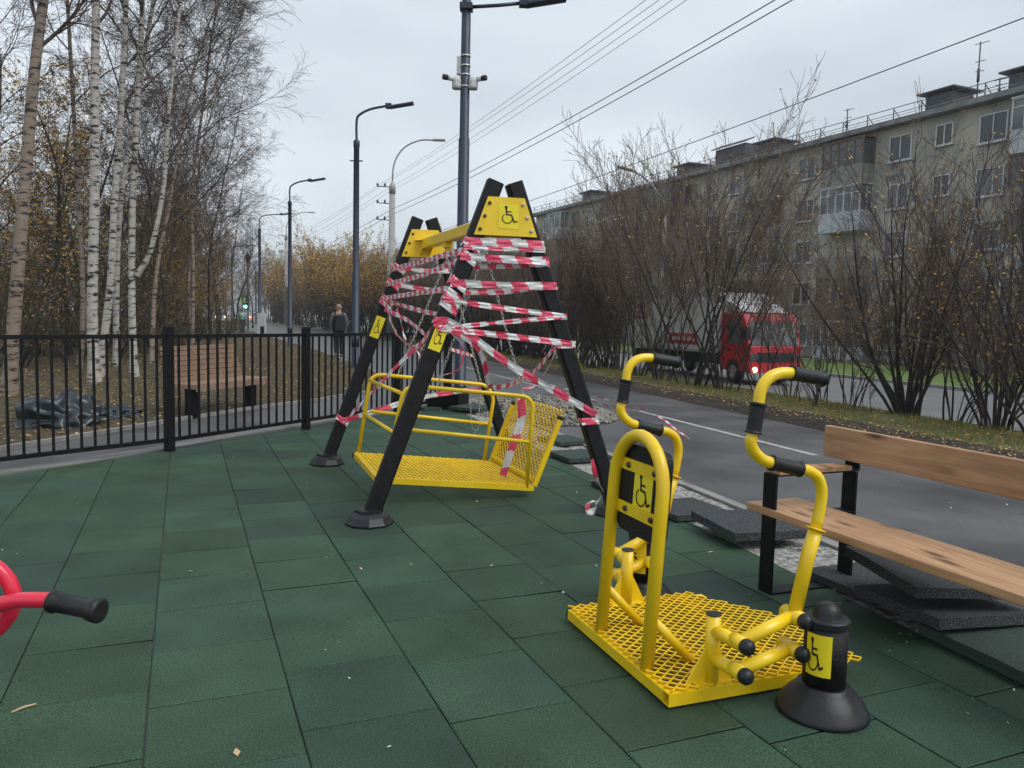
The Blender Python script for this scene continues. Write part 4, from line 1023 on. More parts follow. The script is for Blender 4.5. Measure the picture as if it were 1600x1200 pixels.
def old_lamp(x0, ytop, Y, arm_px, label, zb=-.3, full=True):
    p = at(x0, ytop, Y); b = V(p.x, p.y, zb); H_ = p.z-zb; e_ = at(arm_px[0], arm_px[1], Y)
    t_ = thing('concrete_lamp_post', label, 'street lamp', b, 'old concrete lamp posts along the road')
    mb = MB(); mb.lathe(b, [(.26, 0), (.24, H_*.35), (.27, H_*.35+.01), (.27, H_*.5), (.22, H_*.5+.02), (.17, H_)], 14); mb.build('pole', M['concrete'], t_)
    mb = MB(); q = V(p.x, p.y, p.z-.5); dz = e_.z-p.z; dx = e_-V(p.x, p.y, e_.z)
    mb.lathe(q, [(.2, 0), (.2, .45), (.06, .75)], 10); mb.tube(bez([q+V(0, 0, .4), q+V(0, 0, .5+dz*.45)+dx*.03, q+V(0, 0, .5+dz*.8)+dx*.22, q+V(0, 0, .5+dz*.98)+dx*.55, V(e_.x, e_.y, e_.z)-dx*.12], 6), .05, 8); mb.build('arm', M['concrete'], t_)
    mb = MB(); d = dx.normalized(); mb.beam(e_-d*.45, e_+d*.30, .28, .13, side=V(-d.y, d.x, 0), bev=.04); mb.build('lamp_head', M['concrete'], t_)
    if full:
        mb = MB()
        for k, z in enumerate((.9, 1.9, 2.9, 6.2)):
            c = V(p.x, p.y, p.z-z+.8); s = -1
            mb.beam(c, c+V(s*.95, 0, .05), .05, .05)
            for u in (.45, .9): mb.lathe(c+V(s*u, 0, .05), [(.05, 0), (.07, .1), (.03, .2)], 8)
        mb.build('insulator_bracket', M['vent'], t_)
    return p
pA = old_lamp(613, 290, 49, (688, 219), 'pale concrete lamp post with curved arm standing above the yellow hedge')
pB = old_lamp(447, 368, 100, (488, 332), 'small distant concrete lamp post with curved arm near the end of the hedge')
# lamp across the road
b = at(1040, 320, 45); b.z = -.5
t_ = thing('street_lamp', 'grey curved street lamp across the road in front of the apartment block', 'street lamp', b)
q = at(1015, 285, 45); e_ = at(968, 261, 45)
mb = MB(); mb.tube([b, V(b.x, b.y, 7.4)], .10, 10); mb.build('pole', M['concrete'], t_)
mb = MB(); mb.tube(bez([V(b.x, b.y, 7.4), V(b.x-.15, b.y, 8.2), q, at(990, 268, 45), e_], 6), .05, 8); mb.build('arm', M['concrete'], t_)
mb = MB(); mb.beam(e_-V(.1, 0, -.02), e_+V(.75, 0, -.18), .3, .14, bev=.04); mb.build('lamp_head', M['pan_grey'], t_)
# overhead wires
wire = M['ink']
def cable(p, q, r, sag, label, grp='overhead wires above the hedge and road'):
    mb = MB(); n = 30; mb.tube([lerp(p, q, i/n)-V(0, 0, sag*4*(i/n)*(1-i/n)) for i in range(n+1)], r, 5, cap=False)
    tag(mb.build('overhead_wire', wire), label, 'wire', grp)
for k, (xn, yf) in enumerate(((1000, 283), (1020, 286), (1040, 297), (1062, 303))):
    p = at(600+k, yf, 49); q = at(xn+ (xn-600)*.6, 0-(yf)*.6-3, 12); cable(p, q, .006, .25, ['uppermost thin wire running up from the old lamp post', 'second thin wire from the top running up from the old lamp post', 'third thin wire from the top running up from the old lamp post', 'lowest of the four thin wires running up from the old lamp post'][k])
    cable(p, at(440, 372+k*5, 100), .008, .5, 'distant stretch of the four thin wires between the two concrete lamp posts, number %d from the top' % (k+1) if False else ['top', 'second', 'third', 'lowest'][k]+' of the thin wires stretched between the two concrete lamp posts')
for k, (x1, yf) in enumerate(((1195, 327), (1222, 335))):
    p = at(612, yf, 49); q = at(x1+(x1-612)*.5, -yf*.5, 13); cable(p, q, .013, .3, ['upper of the two thick cables crossing behind the nearest lamp post', 'lower of the two thick cables crossing behind the nearest lamp post'][k])
    cable(p, at(447, 402+k*6, 100), .016, .5, ['upper', 'lower'][k]+' thick cable stretched between the two concrete lamp posts')
cable(at(450, 418, 100), at(1720, -18, 16), .014, 1.0, 'single cable rising to the upper right above the apartment roof')

# ================================================================ APARTMENT BLOCK
BD = V(-.4067, .9135, 0); BA = at(1320, 508, 47); BA.z = -1.0
bt_ = thing('apartment_block', 'long five storey weathered grey apartment block with glazed balconies and a roof railing', 'building', BA, rz=math.atan2(BD.y, BD.x))
def bt(px): r_ = (px-800)/1230; return (BA.x-BA.y*r_)/(.4067+.9135*r_)
XL, XR, HB = -24.0, 43.0, 13.75
mb = MB(); mb.box(XL, XR, -12, 0, 0, HB-.3)
for k in range(0, 6):
    mb.box(XL, XR, .0, .015, 1.05+k*2.6, 1.075+k*2.6)
mb.build('wall', M['building'], bt_)
mb = MB(); mb.box(XL, XR, .0, .05, 0, 1.5); mb.build('plinth', M['pan_grey'], bt_)
mb = MB(); mb.box(XL-.4, XR+.4, -12.5, .62, HB-.28, HB); rf = mb.build('roof', M['slab'], bt_)
mb = MB(); x = XL
while x < XR:
    mb.box(x, x+.04, .45, .49, HB, HB+.62); mb.beam(V(x+.02, .47, HB+.55), V(x+.02, -.2, HB), .03, .03); x += 1.75
mb.box(XL, XR, .45, .48, HB+.60, HB+.635); mb.box(XL, XR, .45, .48, HB+.30, HB+.325)
mb.build('roof_railing', M['vent'], bt_)
for px, wx, hh, cap in ((1432, 1.5, .95, 1), (1175, 1.5, .85, 1), (1050, 1.7, .8, 1), (905, 1.8, .8, 1), (1120, 3.2, 1.35, 0), (1560, 1.5, .9, 1)):
    t0 = bt(px); mb = MB(); mb.box(t0-wx/2, t0+wx/2, -2.0, -.3, HB, HB+hh)
    if cap: mb.box(t0-wx/2-.35, t0+wx/2+.35, -2.3, -.0, HB+hh+.12, HB+hh+.2); [mb.box(t0+a, t0+a+.08, -.5, -.42, HB+hh, HB+hh+.12) for a in (-wx/2, wx/2-.08)]
    else: mb.prism([V(t0-wx/2-.3, -.1, HB+hh), V(t0+wx/2+.3, -.1, HB+hh), V(t0+wx/2+.3, -.9, HB+hh+.35), V(t0-wx/2-.3, -.9, HB+hh+.35)], V(0, 0, .08))
    mb.build('vent_shaft', M['vent'], rf)
for px, hh in ((1472, 3.3), (1279, 1.9), (1505, 1.2)):
    t0 = bt(px); mb = MB(); mb.tube([V(t0, -1.2, HB), V(t0, -1.2, HB+hh)], .035, 6)
    for z, l in ((hh-.1, .5), (hh*.7, .35), (hh*.55, .3)): mb.beam(V(t0-l, -1.2, HB+z), V(t0+l*.6, -1.2, HB+z+.04), .03, .03)
    mb.tube([V(t0, -1.2, HB+hh*.4), V(t0, -1.2, HB+hh*.6)], .07, 6)
    mb.build('antenna', M['vent'], rf)
brng = random.Random(11)
def make_window(wd, ht, style):
    mb = MB(); f = .07
    mb.box(-wd/2, wd/2, .015, .09, 0, f); mb.box(-wd/2, wd/2, .015, .09, ht-f, ht); mb.box(-wd/2, -wd/2+f, .015, .09, f, ht-f); mb.box(wd/2-f, wd/2, .015, .09, f, ht-f)
    x_ = -wd*.12 if style else 0; mb.box(x_-.03, x_+.03, .015, .088, f, ht-f)
    if style == 2: mb.box(-wd/2+f, x_-.03, .015, .085, ht*.68, ht*.68+.05)
    mb.box(-wd/2-.06, wd/2+.06, .015, .17, -.06, -.002)
    a = mb.build('window', M['frame_w'] if style != 1 else M['pan_brown'], bt_)
    mb = MB(); mb.quad(V(-wd/2+f, .04, f), V(wd/2-f, .04, f), V(wd/2-f, .04, ht-f), V(-wd/2+f, .04, ht-f)); p = mb.build('pane', M['pane'], a); OFF.pop(p.name, None)
    return a
wp = [make_window(1.45, 1.4, 0), make_window(1.45, 1.4, 1), make_window(1.45, 1.4, 2), make_window(1.0, 1.1, 0)]
used = set()
def place(proto, x, z, y=0.0):
    if proto.name not in used: used.add(proto.name); o = proto
    else: o = copy_tree(proto, bt_)
    o.location = (x, y, z); return o
def make_balcony(pm, gm, glazed, fr):
    mb = MB(); W_ = 3.0; D_ = 1.0
    mb.box(-W_/2, W_/2, .0, D_, -.14, 0); mb.box(-W_/2, W_/2, D_-.06, D_, 0, 1.0); mb.box(-W_/2, -W_/2+.05, 0, D_-.06, 0, 1.0); mb.box(W_/2-.05, W_/2, 0, D_-.06, 0, 1.0)
    a = mb.build('balcony', M[pm], bt_)
    if glazed:
        mb = MB()
        for k in range(6): x_ = -W_/2+.03+k*(W_-.06)/5; mb.box(x_-.035, x_+.035, D_-.07, D_-.01, 1.002, 2.38)
        for x_ in (-W_/2, W_/2-.05): mb.box(x_, x_+.05, .02, .08, 1.002, 2.38); mb.box(x_, x_+.05, .45, .51, 1.002, 2.38)
        mb.box(-W_/2, W_/2, D_-.075, D_+.005, 2.38, 2.45); mb.box(-W_/2, W_/2, D_-.065, D_-.015, 2.0, 2.05)
        mb.box(-W_/2-.05, W_/2+.05, 0, D_+.05, 2.451, 2.50)
        f = mb.build('balcony_frame', M[fr], a); OFF.pop(f.name, None)
        mb = MB(); mb.quad(V(-W_/2+.03, D_-.05, 1.0), V(W_/2-.03, D_-.05, 1.0), V(W_/2-.03, D_-.05, 2.38), V(-W_/2+.03, D_-.05, 2.38)); mb.quad(V(-W_/2+.02, .02, 1.0), V(-W_/2+.02, D_-.05, 1.0), V(-W_/2+.02, D_-.05, 2.38), V(-W_/2+.02, .02, 2.38)); mb.quad(V(W_/2-.02, .02, 1.0), V(W_/2-.02, D_-.05, 1.0), V(W_/2-.02, D_-.05, 2.38), V(W_/2-.02, .02, 2.38))
        p = mb.build('pane', M[gm], a); OFF.pop(p.name, None)
    return a
M['glass_pale'] = mat('glass_with_curtain', (.10, .105, .11), .12, (.26, .26, .25), .8)
bp = [make_balcony('pan_grey', 'glass', True, 'pan_brown'), make_balcony('pan_white', 'glass_pale', True, 'frame_w'), make_balcony('pan_grey', 'glass', False, 'pan_brown'), make_balcony('pan_brown', 'glass', True, 'pan_grey'), make_balcony('pan_white', 'glass', True, 'pan_brown')]
bal = [-18.7, -11.5, 0, 7.3, 18.4, 25.7, 37.0]
pats = {0: [0, 1, 2, 3, 1], 7.3: [2, 0, 1, 0, 3], -11.5: [1, 0, 4, 1, 2]}
for b_ in bal:
    seq = pats.get(b_) or [brng.choice((0, 0, 1, 2, 3, 4)) for _ in range(5)]
    for i in range(5): place(bp[seq[4-i]], b_, .27+2.6*i)
for i, xx in enumerate(bal[:-1]):
    gap = bal[i+1]-xx
    xs = [3.0, 5.65, 8.3] if gap > 10 else [3.62]
    for k, dx in enumerate(xs):
        for fl in range(5):
            st = (gap > 10 and k == 1)
            place(wp[3] if st else brng.choice(wp[:3]), xx+dx, 1.15+2.6*fl+(.35 if st else 0))
for fl in range(5): place(wp[0], 40.3, 1.15+2.6*fl); place(wp[2], -21.6, 1.15+2.6*fl)

# distant blocks at the end of the street, haze put into their pale walls
def far_block(px0, px1, ytop, Y, label, nfl, ncol, notch=0):
    a, b_ = at(px0, 490, Y), at(px1, 490, Y); z1 = at(px0, ytop, Y).z
    t_ = thing('apartment_tower', label, 'building', V(a.x, a.y, -.5))
    mb = MB(); mb.obox(V(a.x, a.y, -.5), V(b_.x-a.x, 0, 0), V(0, 14, 0), V(0, 0, z1+.5)); mb.build('wall', M['far_build_hazed'], t_)
    if notch:
        mb = MB(); W_ = b_.x-a.x
        for q in range(notch): mb.obox(V(a.x+W_*(q+.25)/notch, a.y+1, z1+.01), V(W_*.3/notch, 0, 0), V(0, 8, 0), V(0, 0, z1*.10+1)); 
        mb.build('roof_housing', M['far_build_hazed'], t_)
    first = None; W_ = (b_.x-a.x)/ncol; H_ = (z1-2)/nfl
    for c in range(ncol):
        for f in range(nfl):
            if first is None:
                mb = MB(); o0 = V(a.x, a.y, -.5); mb.box(o0.x, o0.x+W_*.45, o0.y-.12, o0.y-.0, o0.z, o0.z+H_*.5); first = mb.build('window', M['far_window'], t_); o = first
            else: o = first.copy(); col.objects.link(o)
            o.location = (W_*(c+.28), 0, 2.5+H_*f)
far_block(452, 520, 408, 260, 'pale distant apartment block above the far end of the yellow hedge', 6, 7, 3)
far_block(520, 604, 411, 230, 'pale distant apartment block just left of the concrete lamp post', 6, 8, 2)
far_block(407, 450, 402, 300, 'pale distant tower right of the far lamp post', 8, 4, 2)
far_block(366, 402, 425, 210, 'pale distant block at the end of the path behind the woman in cyan', 7, 4)
far_block(300, 362, 440, 240, 'pale distant block half hidden by the trees on the left', 6, 6)

# ================================================================ TRUCK
r_ = ray(1172, 500); kk = 14.75/(Vector((r_.x, r_.y, 0)).dot(VN)); pc_ = V(r_.x*kk, r_.y*kk, -.49)
tk = thing('delivery_truck', 'red cab delivery truck with white box and lit headlight behind the bushes', 'truck', pc_, rz=math.atan2(VD.y, VD.x))
# local x: rearwards, local -y: away from the camera side (VN = -local y)
def tb(mb, x0, x1, y0, y1, z0, z1): mb.box(x0, x1, -y1, -y0, z0, z1)
prof = [(0, .42), (0, 1.22), (.28, 2.10), (.45, 2.28), (1.62, 2.32), (1.62, .42), (1.25, .42), (1.12, .75), (.62, .75), (.48, .42)]
mb = MB(); mb.prism([V(x, 0, z) for x, z in prof], V(0, -2.0, 0)); ob = mb.build('cab', M['truck_red'], tk, recalc=True); md = ob.modifiers.new('b', 'BEVEL'); md.width = .05; md.segments = 2; md.limit_method = 'ANGLE'
mb = MB(); mb.prism([V(-.015+.02, -.12, 1.28), V(.02-.015+.24, -.12, 2.02), V(.26-.01, -1.88, 2.02), V(.01, -1.88, 1.28)], V(-.012, 0, .004)); mb.build('windscreen', M['glass'], tk, recalc=True)
mb = MB(); mb.prism([V(.34, .008, 1.3), V(1.2, .008, 1.3), V(1.2, .008, 2.05), V(.52, .008, 2.05)], V(0, -.01, 0)); mb.build('side_window', M['glass'], tk, recalc=True)
mb = MB(); tb(mb, .02, 1.3, -.006, .0, .80, 1.24); dr = mb.build('door', M['truck_red'], tk); mb = MB(); tb(mb, 1.0, 1.2, -.03, -.008, 1.08, 1.13); mb.build('handle', M['ink'], dr)
mb = MB(); tb(mb, -.05, -.002, .35, 1.65, .75, 1.05); mb.build('grille', M['ink'], tk)
mb = MB(); tb(mb, -.10, -.002, .0, 2.0, .40, .62); mb.build('bumper', M['truck_red'], tk)
for y in (.06, 1.66):
    mb = MB(); tb(mb, -.04, -.003, y, y+.28, .80, 1.0); mb.build('headlight', M['glass'], tk)
mb = MB(); mb.lathe(V(-.105, -.18, .50), [(.001, 0), (.09, .005), (.08, .03), (.03, .045)], 14, axis=V(-1, .1, 0)); mb.build('headlight', M['amber'], tk)
mb = MB(); tb(mb, -.25, .1, -.28, -.12, 1.45, 1.85); mb.build('mirror', M['ink'], tk)
mb = MB(); mb.prism([V(.5, -.15, 2.32), V(1.1, -.15, 2.58), V(1.7, -.15, 2.72), V(1.7, -.15, 2.32)], V(0, -1.7, 0)); mb.build('wind_deflector', M['truck_white'], tk, recalc=True)
mb = MB(); tb(mb, 1.72, 8.6, -.05, 2.1, .95, 2.98)
for k in range(1, 10): tb(mb, 1.72+k*.69-.02, 1.72+k*.69, -.06, -.05, .98, 2.95)
bx_ = mb.build('cargo_box', M['truck_white'], tk)
mb = MB(); tb(mb, 1.72, 8.6, -.075, -.06, .93, 1.02); tb(mb, 1.72, 8.6, -.075, -.06, 2.90, 2.99); mb.build('edge_rail', M['zinc'], bx_)
mb = MB(); tb(mb, 6.7, 7.9, -.067, -.062, 2.05, 2.62); lg_ = mb.build('red_panel', M['truck_red'], bx_); mb = MB(); tb(mb, 3.0, 5.0, -.067, -.062, 1.18, 1.56); lg2 = mb.build('red_panel', M['truck_red'], bx_)
mb = MB()
for rr_ in range(2):
    x_ = 6.85
    while x_ < 7.75: l = trng.uniform(.05, .14); tb(mb, x_, x_+l, -.0695, -.0675, 2.15+rr_*.2, 2.28+rr_*.2); x_ += l+.03
mb.build('lettering', M['truck_white'], lg_); mb = MB()
x_ = 3.15
while x_ < 4.8: l = trng.uniform(.08, .2); tb(mb, x_, x_+l, -.0695, -.0675, 1.30, 1.43); x_ += l+.05
mb.build('lettering', M['truck_white'], lg2)
mb = MB(); tb(mb, .5, 8.5, .25, 1.8, .55, .85); mb.build('chassis', M['ink'], tk)
for x in (.87, 6.6):
    for y in (.02, 1.75):
        mb = MB(); mb.lathe(V(x, -y, .40), [(.30, 0), (.39, .02), (.40, .05), (.40, .18), (.38, .22)], 22, axis=V(0, -1, 0)); wh = mb.build('wheel', M['cup'], tk)
        mb = MB(); mb.lathe(V(x, -y+.004, .40), [(.22, 0), (.20, .02), (.08, .01)], 16, axis=V(0, -1, 0)); mb.build('rim', M['pan_grey'], wh)

# ================================================================ TREES
TR = random.Random(21)
def grow(mb, p, d, L_, r, lvl, o, lmb=None):
    """o: list of per-level dicts(n children, len ratio, ang, up, wig, step, k)"""
    c = o[lvl]; n = max(2, int(L_/c['step'])); pts = [p]; rs = [r]; q = p.copy(); dd = d.copy()
    for i in range(n):
        dd = (dd+V(TR.gauss(0, c['wig']), TR.gauss(0, c['wig']), TR.gauss(0, c['wig'])+c['up'])).normalized()
        q = q+dd*(L_/n); pts.append(q.copy()); rs.append(max(c.get('rmin', .002), r*(1-.8*(i+1)/n)))
    mb.tube(pts, rs, c['k'], c.get('mi', 0), cap=False, sm=c['k'] > 4)
    if lvl+1 < len(o):
        m_ = c['n']; m_ = int(m_*TR.uniform(.8, 1.2)+.5)
        for k in range(m_):
            f = c.get('f0', .2)+(1-c.get('f0', .2))*(k+TR.random())/m_; f = min(.98, f); i = int(f*n); a = pts[i].lerp(pts[i+1], f*n-i)
            dr_ = (pts[i+1]-pts[i]).normalized(); s = dr_.orthogonal().normalized(); s = Matrix.Rotation(TR.uniform(0, 6.283), 3, dr_) @ s
            an = c['ang']*TR.uniform(.7, 1.3); nd = (dr_*math.cos(an)+s*math.sin(an)).normalized()
            grow(mb, a, nd, L_*c['ratio']*(1-.55*f)*TR.uniform(.6, 1.2), rs[i]*c.get('rr', .5), lvl+1, o, lmb)
    else:
        if c.get('leaf') and lmb is not None:
            for q in pts[1:]:
                if q.z > c.get('zmin', -9)+TR.uniform(-1, 1) and TR.random() < c['leaf']:
                    sz = c['lsz']*TR.uniform(.6, 1.2); a = TR.uniform(0, 6.28); u = V(math.cos(a), math.sin(a), TR.uniform(-.7, .7))*sz; v_ = V(TR.uniform(-.6, .6), TR.uniform(-.6, .6), 1)*sz*.55
                    cc_ = q+V(TR.gauss(0, 1), TR.gauss(0, 1), TR.gauss(0, 1))*c.get('lsp', .05)
                    lmb.quad(cc_-u, cc_-v_, cc_+u, cc_+v_, TR.choice(c['lm']))
LEAFM = ['leaf_yellow', 'leaf_ochre', 'leaf_brown', 'leaf_green']
def crown_mats(tw): return [M[tw], M['bark_dark']]+[M[k] for k in LEAFM]
def make_tree(kind, bark, tw, name, H_, r, o, trunk_wig=.03, lean=(0, 0), leafy=None, trunk_pts=None, label=None, cat='tree', group=None, nlimb=18, f0=.3, droop=.0, limb_ang=.9, loc=None, trunk_k=10, limb_l=.36, lim_up=.08):
    loc = loc or V(0, 0, 0)
    t_ = thing(name, label, cat, loc, group)
    if trunk_pts is None:
        q = loc.copy(); dd = V(lean[0], lean[1], 1).normalized(); n = 16; pts = [q]
        for i in range(n): dd = (dd+V(TR.gauss(0, trunk_wig), TR.gauss(0, trunk_wig), .02)).normalized(); q = q+dd*H_/n; pts.append(q.copy())
    else: pts = trunk_pts
    n = len(pts)-1
    rs = [r*(1.25 if i == 0 else 1)*(1-.88*(i/n)**.8) for i in range(n+1)]
    mb = MB(); mb.tube(pts, rs, trunk_k, 0, cap=False); mb.build('trunk', bark, t_)
    mb = MB(); lmb = MB()
    for k in range(nlimb):
        f = f0+(1-f0)*(k+TR.random()*.8)/nlimb; f = min(f, .97); i = int(f*n); a = pts[i].lerp(pts[i+1], f*n-i); dr_ = (pts[i+1]-pts[i]).normalized()
        s = Matrix.Rotation(k*2.4+TR.uniform(-.5, .5), 3, dr_) @ dr_.orthogonal().normalized(); an = limb_ang*TR.uniform(.7, 1.2)
        L_ = H_*limb_l*(1-.6*((f-f0)/(1-f0)))*TR.uniform(.7, 1.2)
        grow(mb, a, (dr_*math.cos(an)+s*math.sin(an)).normalized(), L_, rs[i]*.42, 0, o, lmb)
    mb.build('crown', [M[tw], M['bark_dark']], t_)
    if lmb.f: lmb.build('foliage', [M[k] for k in LEAFM], t_)
    return t_
def lv(n, ratio, ang, up, wig, step, k, **kw): return dict(n=n, ratio=ratio, ang=ang, up=up, wig=wig, step=step, k=k, **kw)
BO = [lv(13, .58, .65, .03, .11, .28, 5, rr=.55, f0=.08, mi=0), lv(11, .62, .6, -.03, .14, .16, 3, rr=.5, rmin=.0042, f0=.05), lv(0, 0, 0, -.09, .17, .12, 3, rmin=.0034, leaf=.22, lsz=.017, lsp=.02, lm=(2, 2, 1))]
def birch(px_pts, Y, Htot, r, label, bark='birch', nl=20, f0=.32, dr=None, **kw):
    pts = [at(x, y, Y) for x, y in px_pts]; pts[0].z = 0 if pts[0].z < .4 else pts[0].z
    a, b_ = pts[-2], pts[-1]; d = (b_-a).normalized(); rem = Htot-b_.z
    n = max(2, int(rem/.8)); d0_ = d.copy()
    for i in range(n): d0_ = (d0_+V(TR.gauss(0, .05), TR.gauss(0, .05), .05)).normalized(); pts.append(pts[-1]+d0_*rem/n)
    P = bez(pts, 3)
    return make_tree('birch', M[bark], 'twig', 'birch_tree', Htot, r, BO, trunk_pts=P, label=label, cat='birch', loc=P[0].copy(), nlimb=nl, f0=f0, limb_l=.27, limb_ang=.75, group='birches behind the fence', **kw)
birch([(14, 622), (22, 500), (38, 300), (52, 130), (68, 0)], 12.8, 12.5, .120, 'thick pinkish trunk standing furthest left behind the fence', 'birch_pink', 17, .28)
birch([(148, 600), (144, 480), (148, 300), (148, 150), (150, 0)], 15.5, 13.5, .118, 'straight white birch with the thickest white trunk, second from the left', nl=20, f0=.33)
birch([(155, 590), (172, 450), (178, 330), (190, 160), (197, 0)], 16.8, 13, .092, 'white birch leaning right just behind the thickest white trunk', nl=18, f0=.3)
birch([(210, 590), (206, 480), (207, 330), (214, 180), (222, 20)], 17.0, 13, .090, 'slim white birch with dark patched base, right of the thick white trunk', nl=20, f0=.3)
birch([(214, 430), (236, 390), (256, 290), (264, 170), (280, 20)], 17.0, 12.5, .062, 'slanting white birch stem forking off to the right above the fence', nl=22, f0=.12)
birch([(124, 590), (130, 480), (122, 300), (112, 120), (105, 0)], 19, 13, .072, 'thin birch leaning left behind the thickest white trunk', 'birch_pink', 16, .3)
birch([(182, 585), (182, 450), (190, 300), (218, 130), (240, 0)], 20, 14.5, .085, 'thin pale birch leaning right in the middle of the group', nl=22, f0=.3)
birch([(300, 560), (302, 420), (300, 300), (318, 160), (330, 60)], 24, 13.0, .065, 'dark thin tree at the right edge of the birch group', 'birch_pink', 26, .25)
# woodland prototypes
WO = [lv(9, .55, .55, .05, .12, .35, 4, rr=.5, f0=.15), lv(7, .6, .6, .02, .14, .25, 3, rr=.55, rmin=.006, f0=.1), lv(0, 0, 0, .0, .16, .18, 3, rmin=.0045, leaf=.26, lsz=.035, lsp=.07, lm=(1, 2, 2, 2))]
WY = [dict(x) for x in WO]; WY[2]['leaf'] = .8; WY[2]['lm'] = (0, 0, 1, 1); WY[2]['lsz'] = .05
WG = [dict(x) for x in WO]; WG[2]['leaf'] = .55; WG[2]['lm'] = (1, 3, 3, 2)
wl = 'bare brown woodland tree in the thicket behind the birches'
protos = [make_tree('w', M['bark_dark'], 'twig', 'woodland_tree', 8.0, .10, WO, .07, label=wl, group='bare trees of the thicket', nlimb=16, f0=.10, limb_ang=.75, limb_l=.38),
          make_tree('w', M['bark_dark'], 'twig', 'woodland_tree', 7.2, .08, WO, .09, label=wl, group='bare trees of the thicket', nlimb=18, f0=.06, limb_ang=.6, limb_l=.42),
          make_tree('w', M['bark_dark'], 'twig_red', 'woodland_tree', 6.4, .07, WG, .10, label=wl, group='bare trees of the thicket', nlimb=18, f0=.04, limb_ang=.7, limb_l=.45)]
yl = 'woodland tree keeping sparse yellow leaves in the thicket on the left'
ypro = make_tree('w', M['bark_dark'], 'twig', 'yellow_tree', 7.6, .09, WY, .07, label=yl, group='yellow leaved trees of the thicket', nlimb=18, f0=.10, limb_ang=.6, limb_l=.40)
usedp = set(); DEFL = {}
def inst(proto, p, sc, rz, label=None, group=None):
    DEFL.setdefault(proto.name, proto['label'])
    if proto.name not in usedp: usedp.add(proto.name); o = proto
    else: o = copy_tree(proto)
    o['label'] = label or DEFL[proto.name]
    o.location = p; o.scale = (sc*TR.uniform(.9, 1.15), sc*TR.uniform(.9, 1.15), sc); o.rotation_euler = (TR.uniform(-.05, .05), TR.uniform(-.05, .05), rz)
    if group: o['group'] = group
    return o
spots = []
for k in range(50):
    for _ in range(40):
        Y = TR.uniform(23, 66); x_ = TR.uniform(-120, 395-max(0, (66-Y))*.9)
        p = at(x_, 500, Y); p.z = 0
        if sof(p) < -1.8-(.03*Y) and all((p-q).length > 2.0 for q in spots): spots.append(p); break
for k, p in enumerate(spots):
    Y = p.y; xx = 800+1230*p.x/p.y
    cap = .82 if xx < 140 else .95
    inst(protos[k % 3], p, TR.uniform(.85, 1.12)*cap*(1.0+.006*(Y-21)), TR.uniform(0, 6.28))
for x_, Y, sc in ((95, 33, 1.05), (120, 38, 1.15), (235, 34, .80), (265, 42, .95), (330, 48, .75), (355, 60, .85), (60, 30, .9), (300, 30, .55), (84, 23, 1.0), (108, 24, 1.02), (240, 27, .7), (20, 30, .9), (262, 30, .6), (285, 33, .7), (340, 40, .62)):
    p = at(x_, 500, Y); p.z = 0; inst(ypro, p, sc, TR.uniform(0, 6.28))
for x_, Y, sc, l in ((368, 62, 1.15, 'tall bare tree at the right end of the thicket, closest to the woman in cyan'), (395, 76, 1.05, 'thin bare tree whose branches overlap the distant lamp post'), (345, 52, 1.1, 'dense dark bare tree bulging to the right above the lawn'), (310, 38, 1.05, 'bare spreading tree just right of the birch group')):
    p = at(x_, 500, Y); p.z = 0; inst(protos[1 if Y > 60 else 0], p, sc, TR.uniform(0, 6.28), l)
tall = [make_tree('w', M['birch_pink'], 'twig', 'bare_tree', 12.5, .065, BO, .05, label='tall slender bare tree in the thicket with a fine drooping crown', group='tall bare trees of the thicket', nlimb=26, f0=.25, limb_ang=.7, limb_l=.26, lean=(.08, 0)),
        make_tree('w', M['bark_dark'], 'twig', 'bare_tree', 11.5, .06, BO, .06, label='tall slender bare tree in the thicket with a fine drooping crown', group='tall bare trees of the thicket', nlimb=24, f0=.2, limb_ang=.8, limb_l=.30, lean=(.12, 0))]
for k, (x_, Y, sc) in enumerate(((-40, 19, 1), (135, 25, 1.0), (235, 21, 1.05), (262, 25, 1.1), (300, 27, 1.0), (326, 30, .9), (205, 31, 1.1), (345, 40, .95), (280, 36, 1.05), (365, 58, 1.15))):
    p = at(x_, 500, Y); p.z = 0; inst(tall[k % 2], p, sc, TR.uniform(0, 6.28))
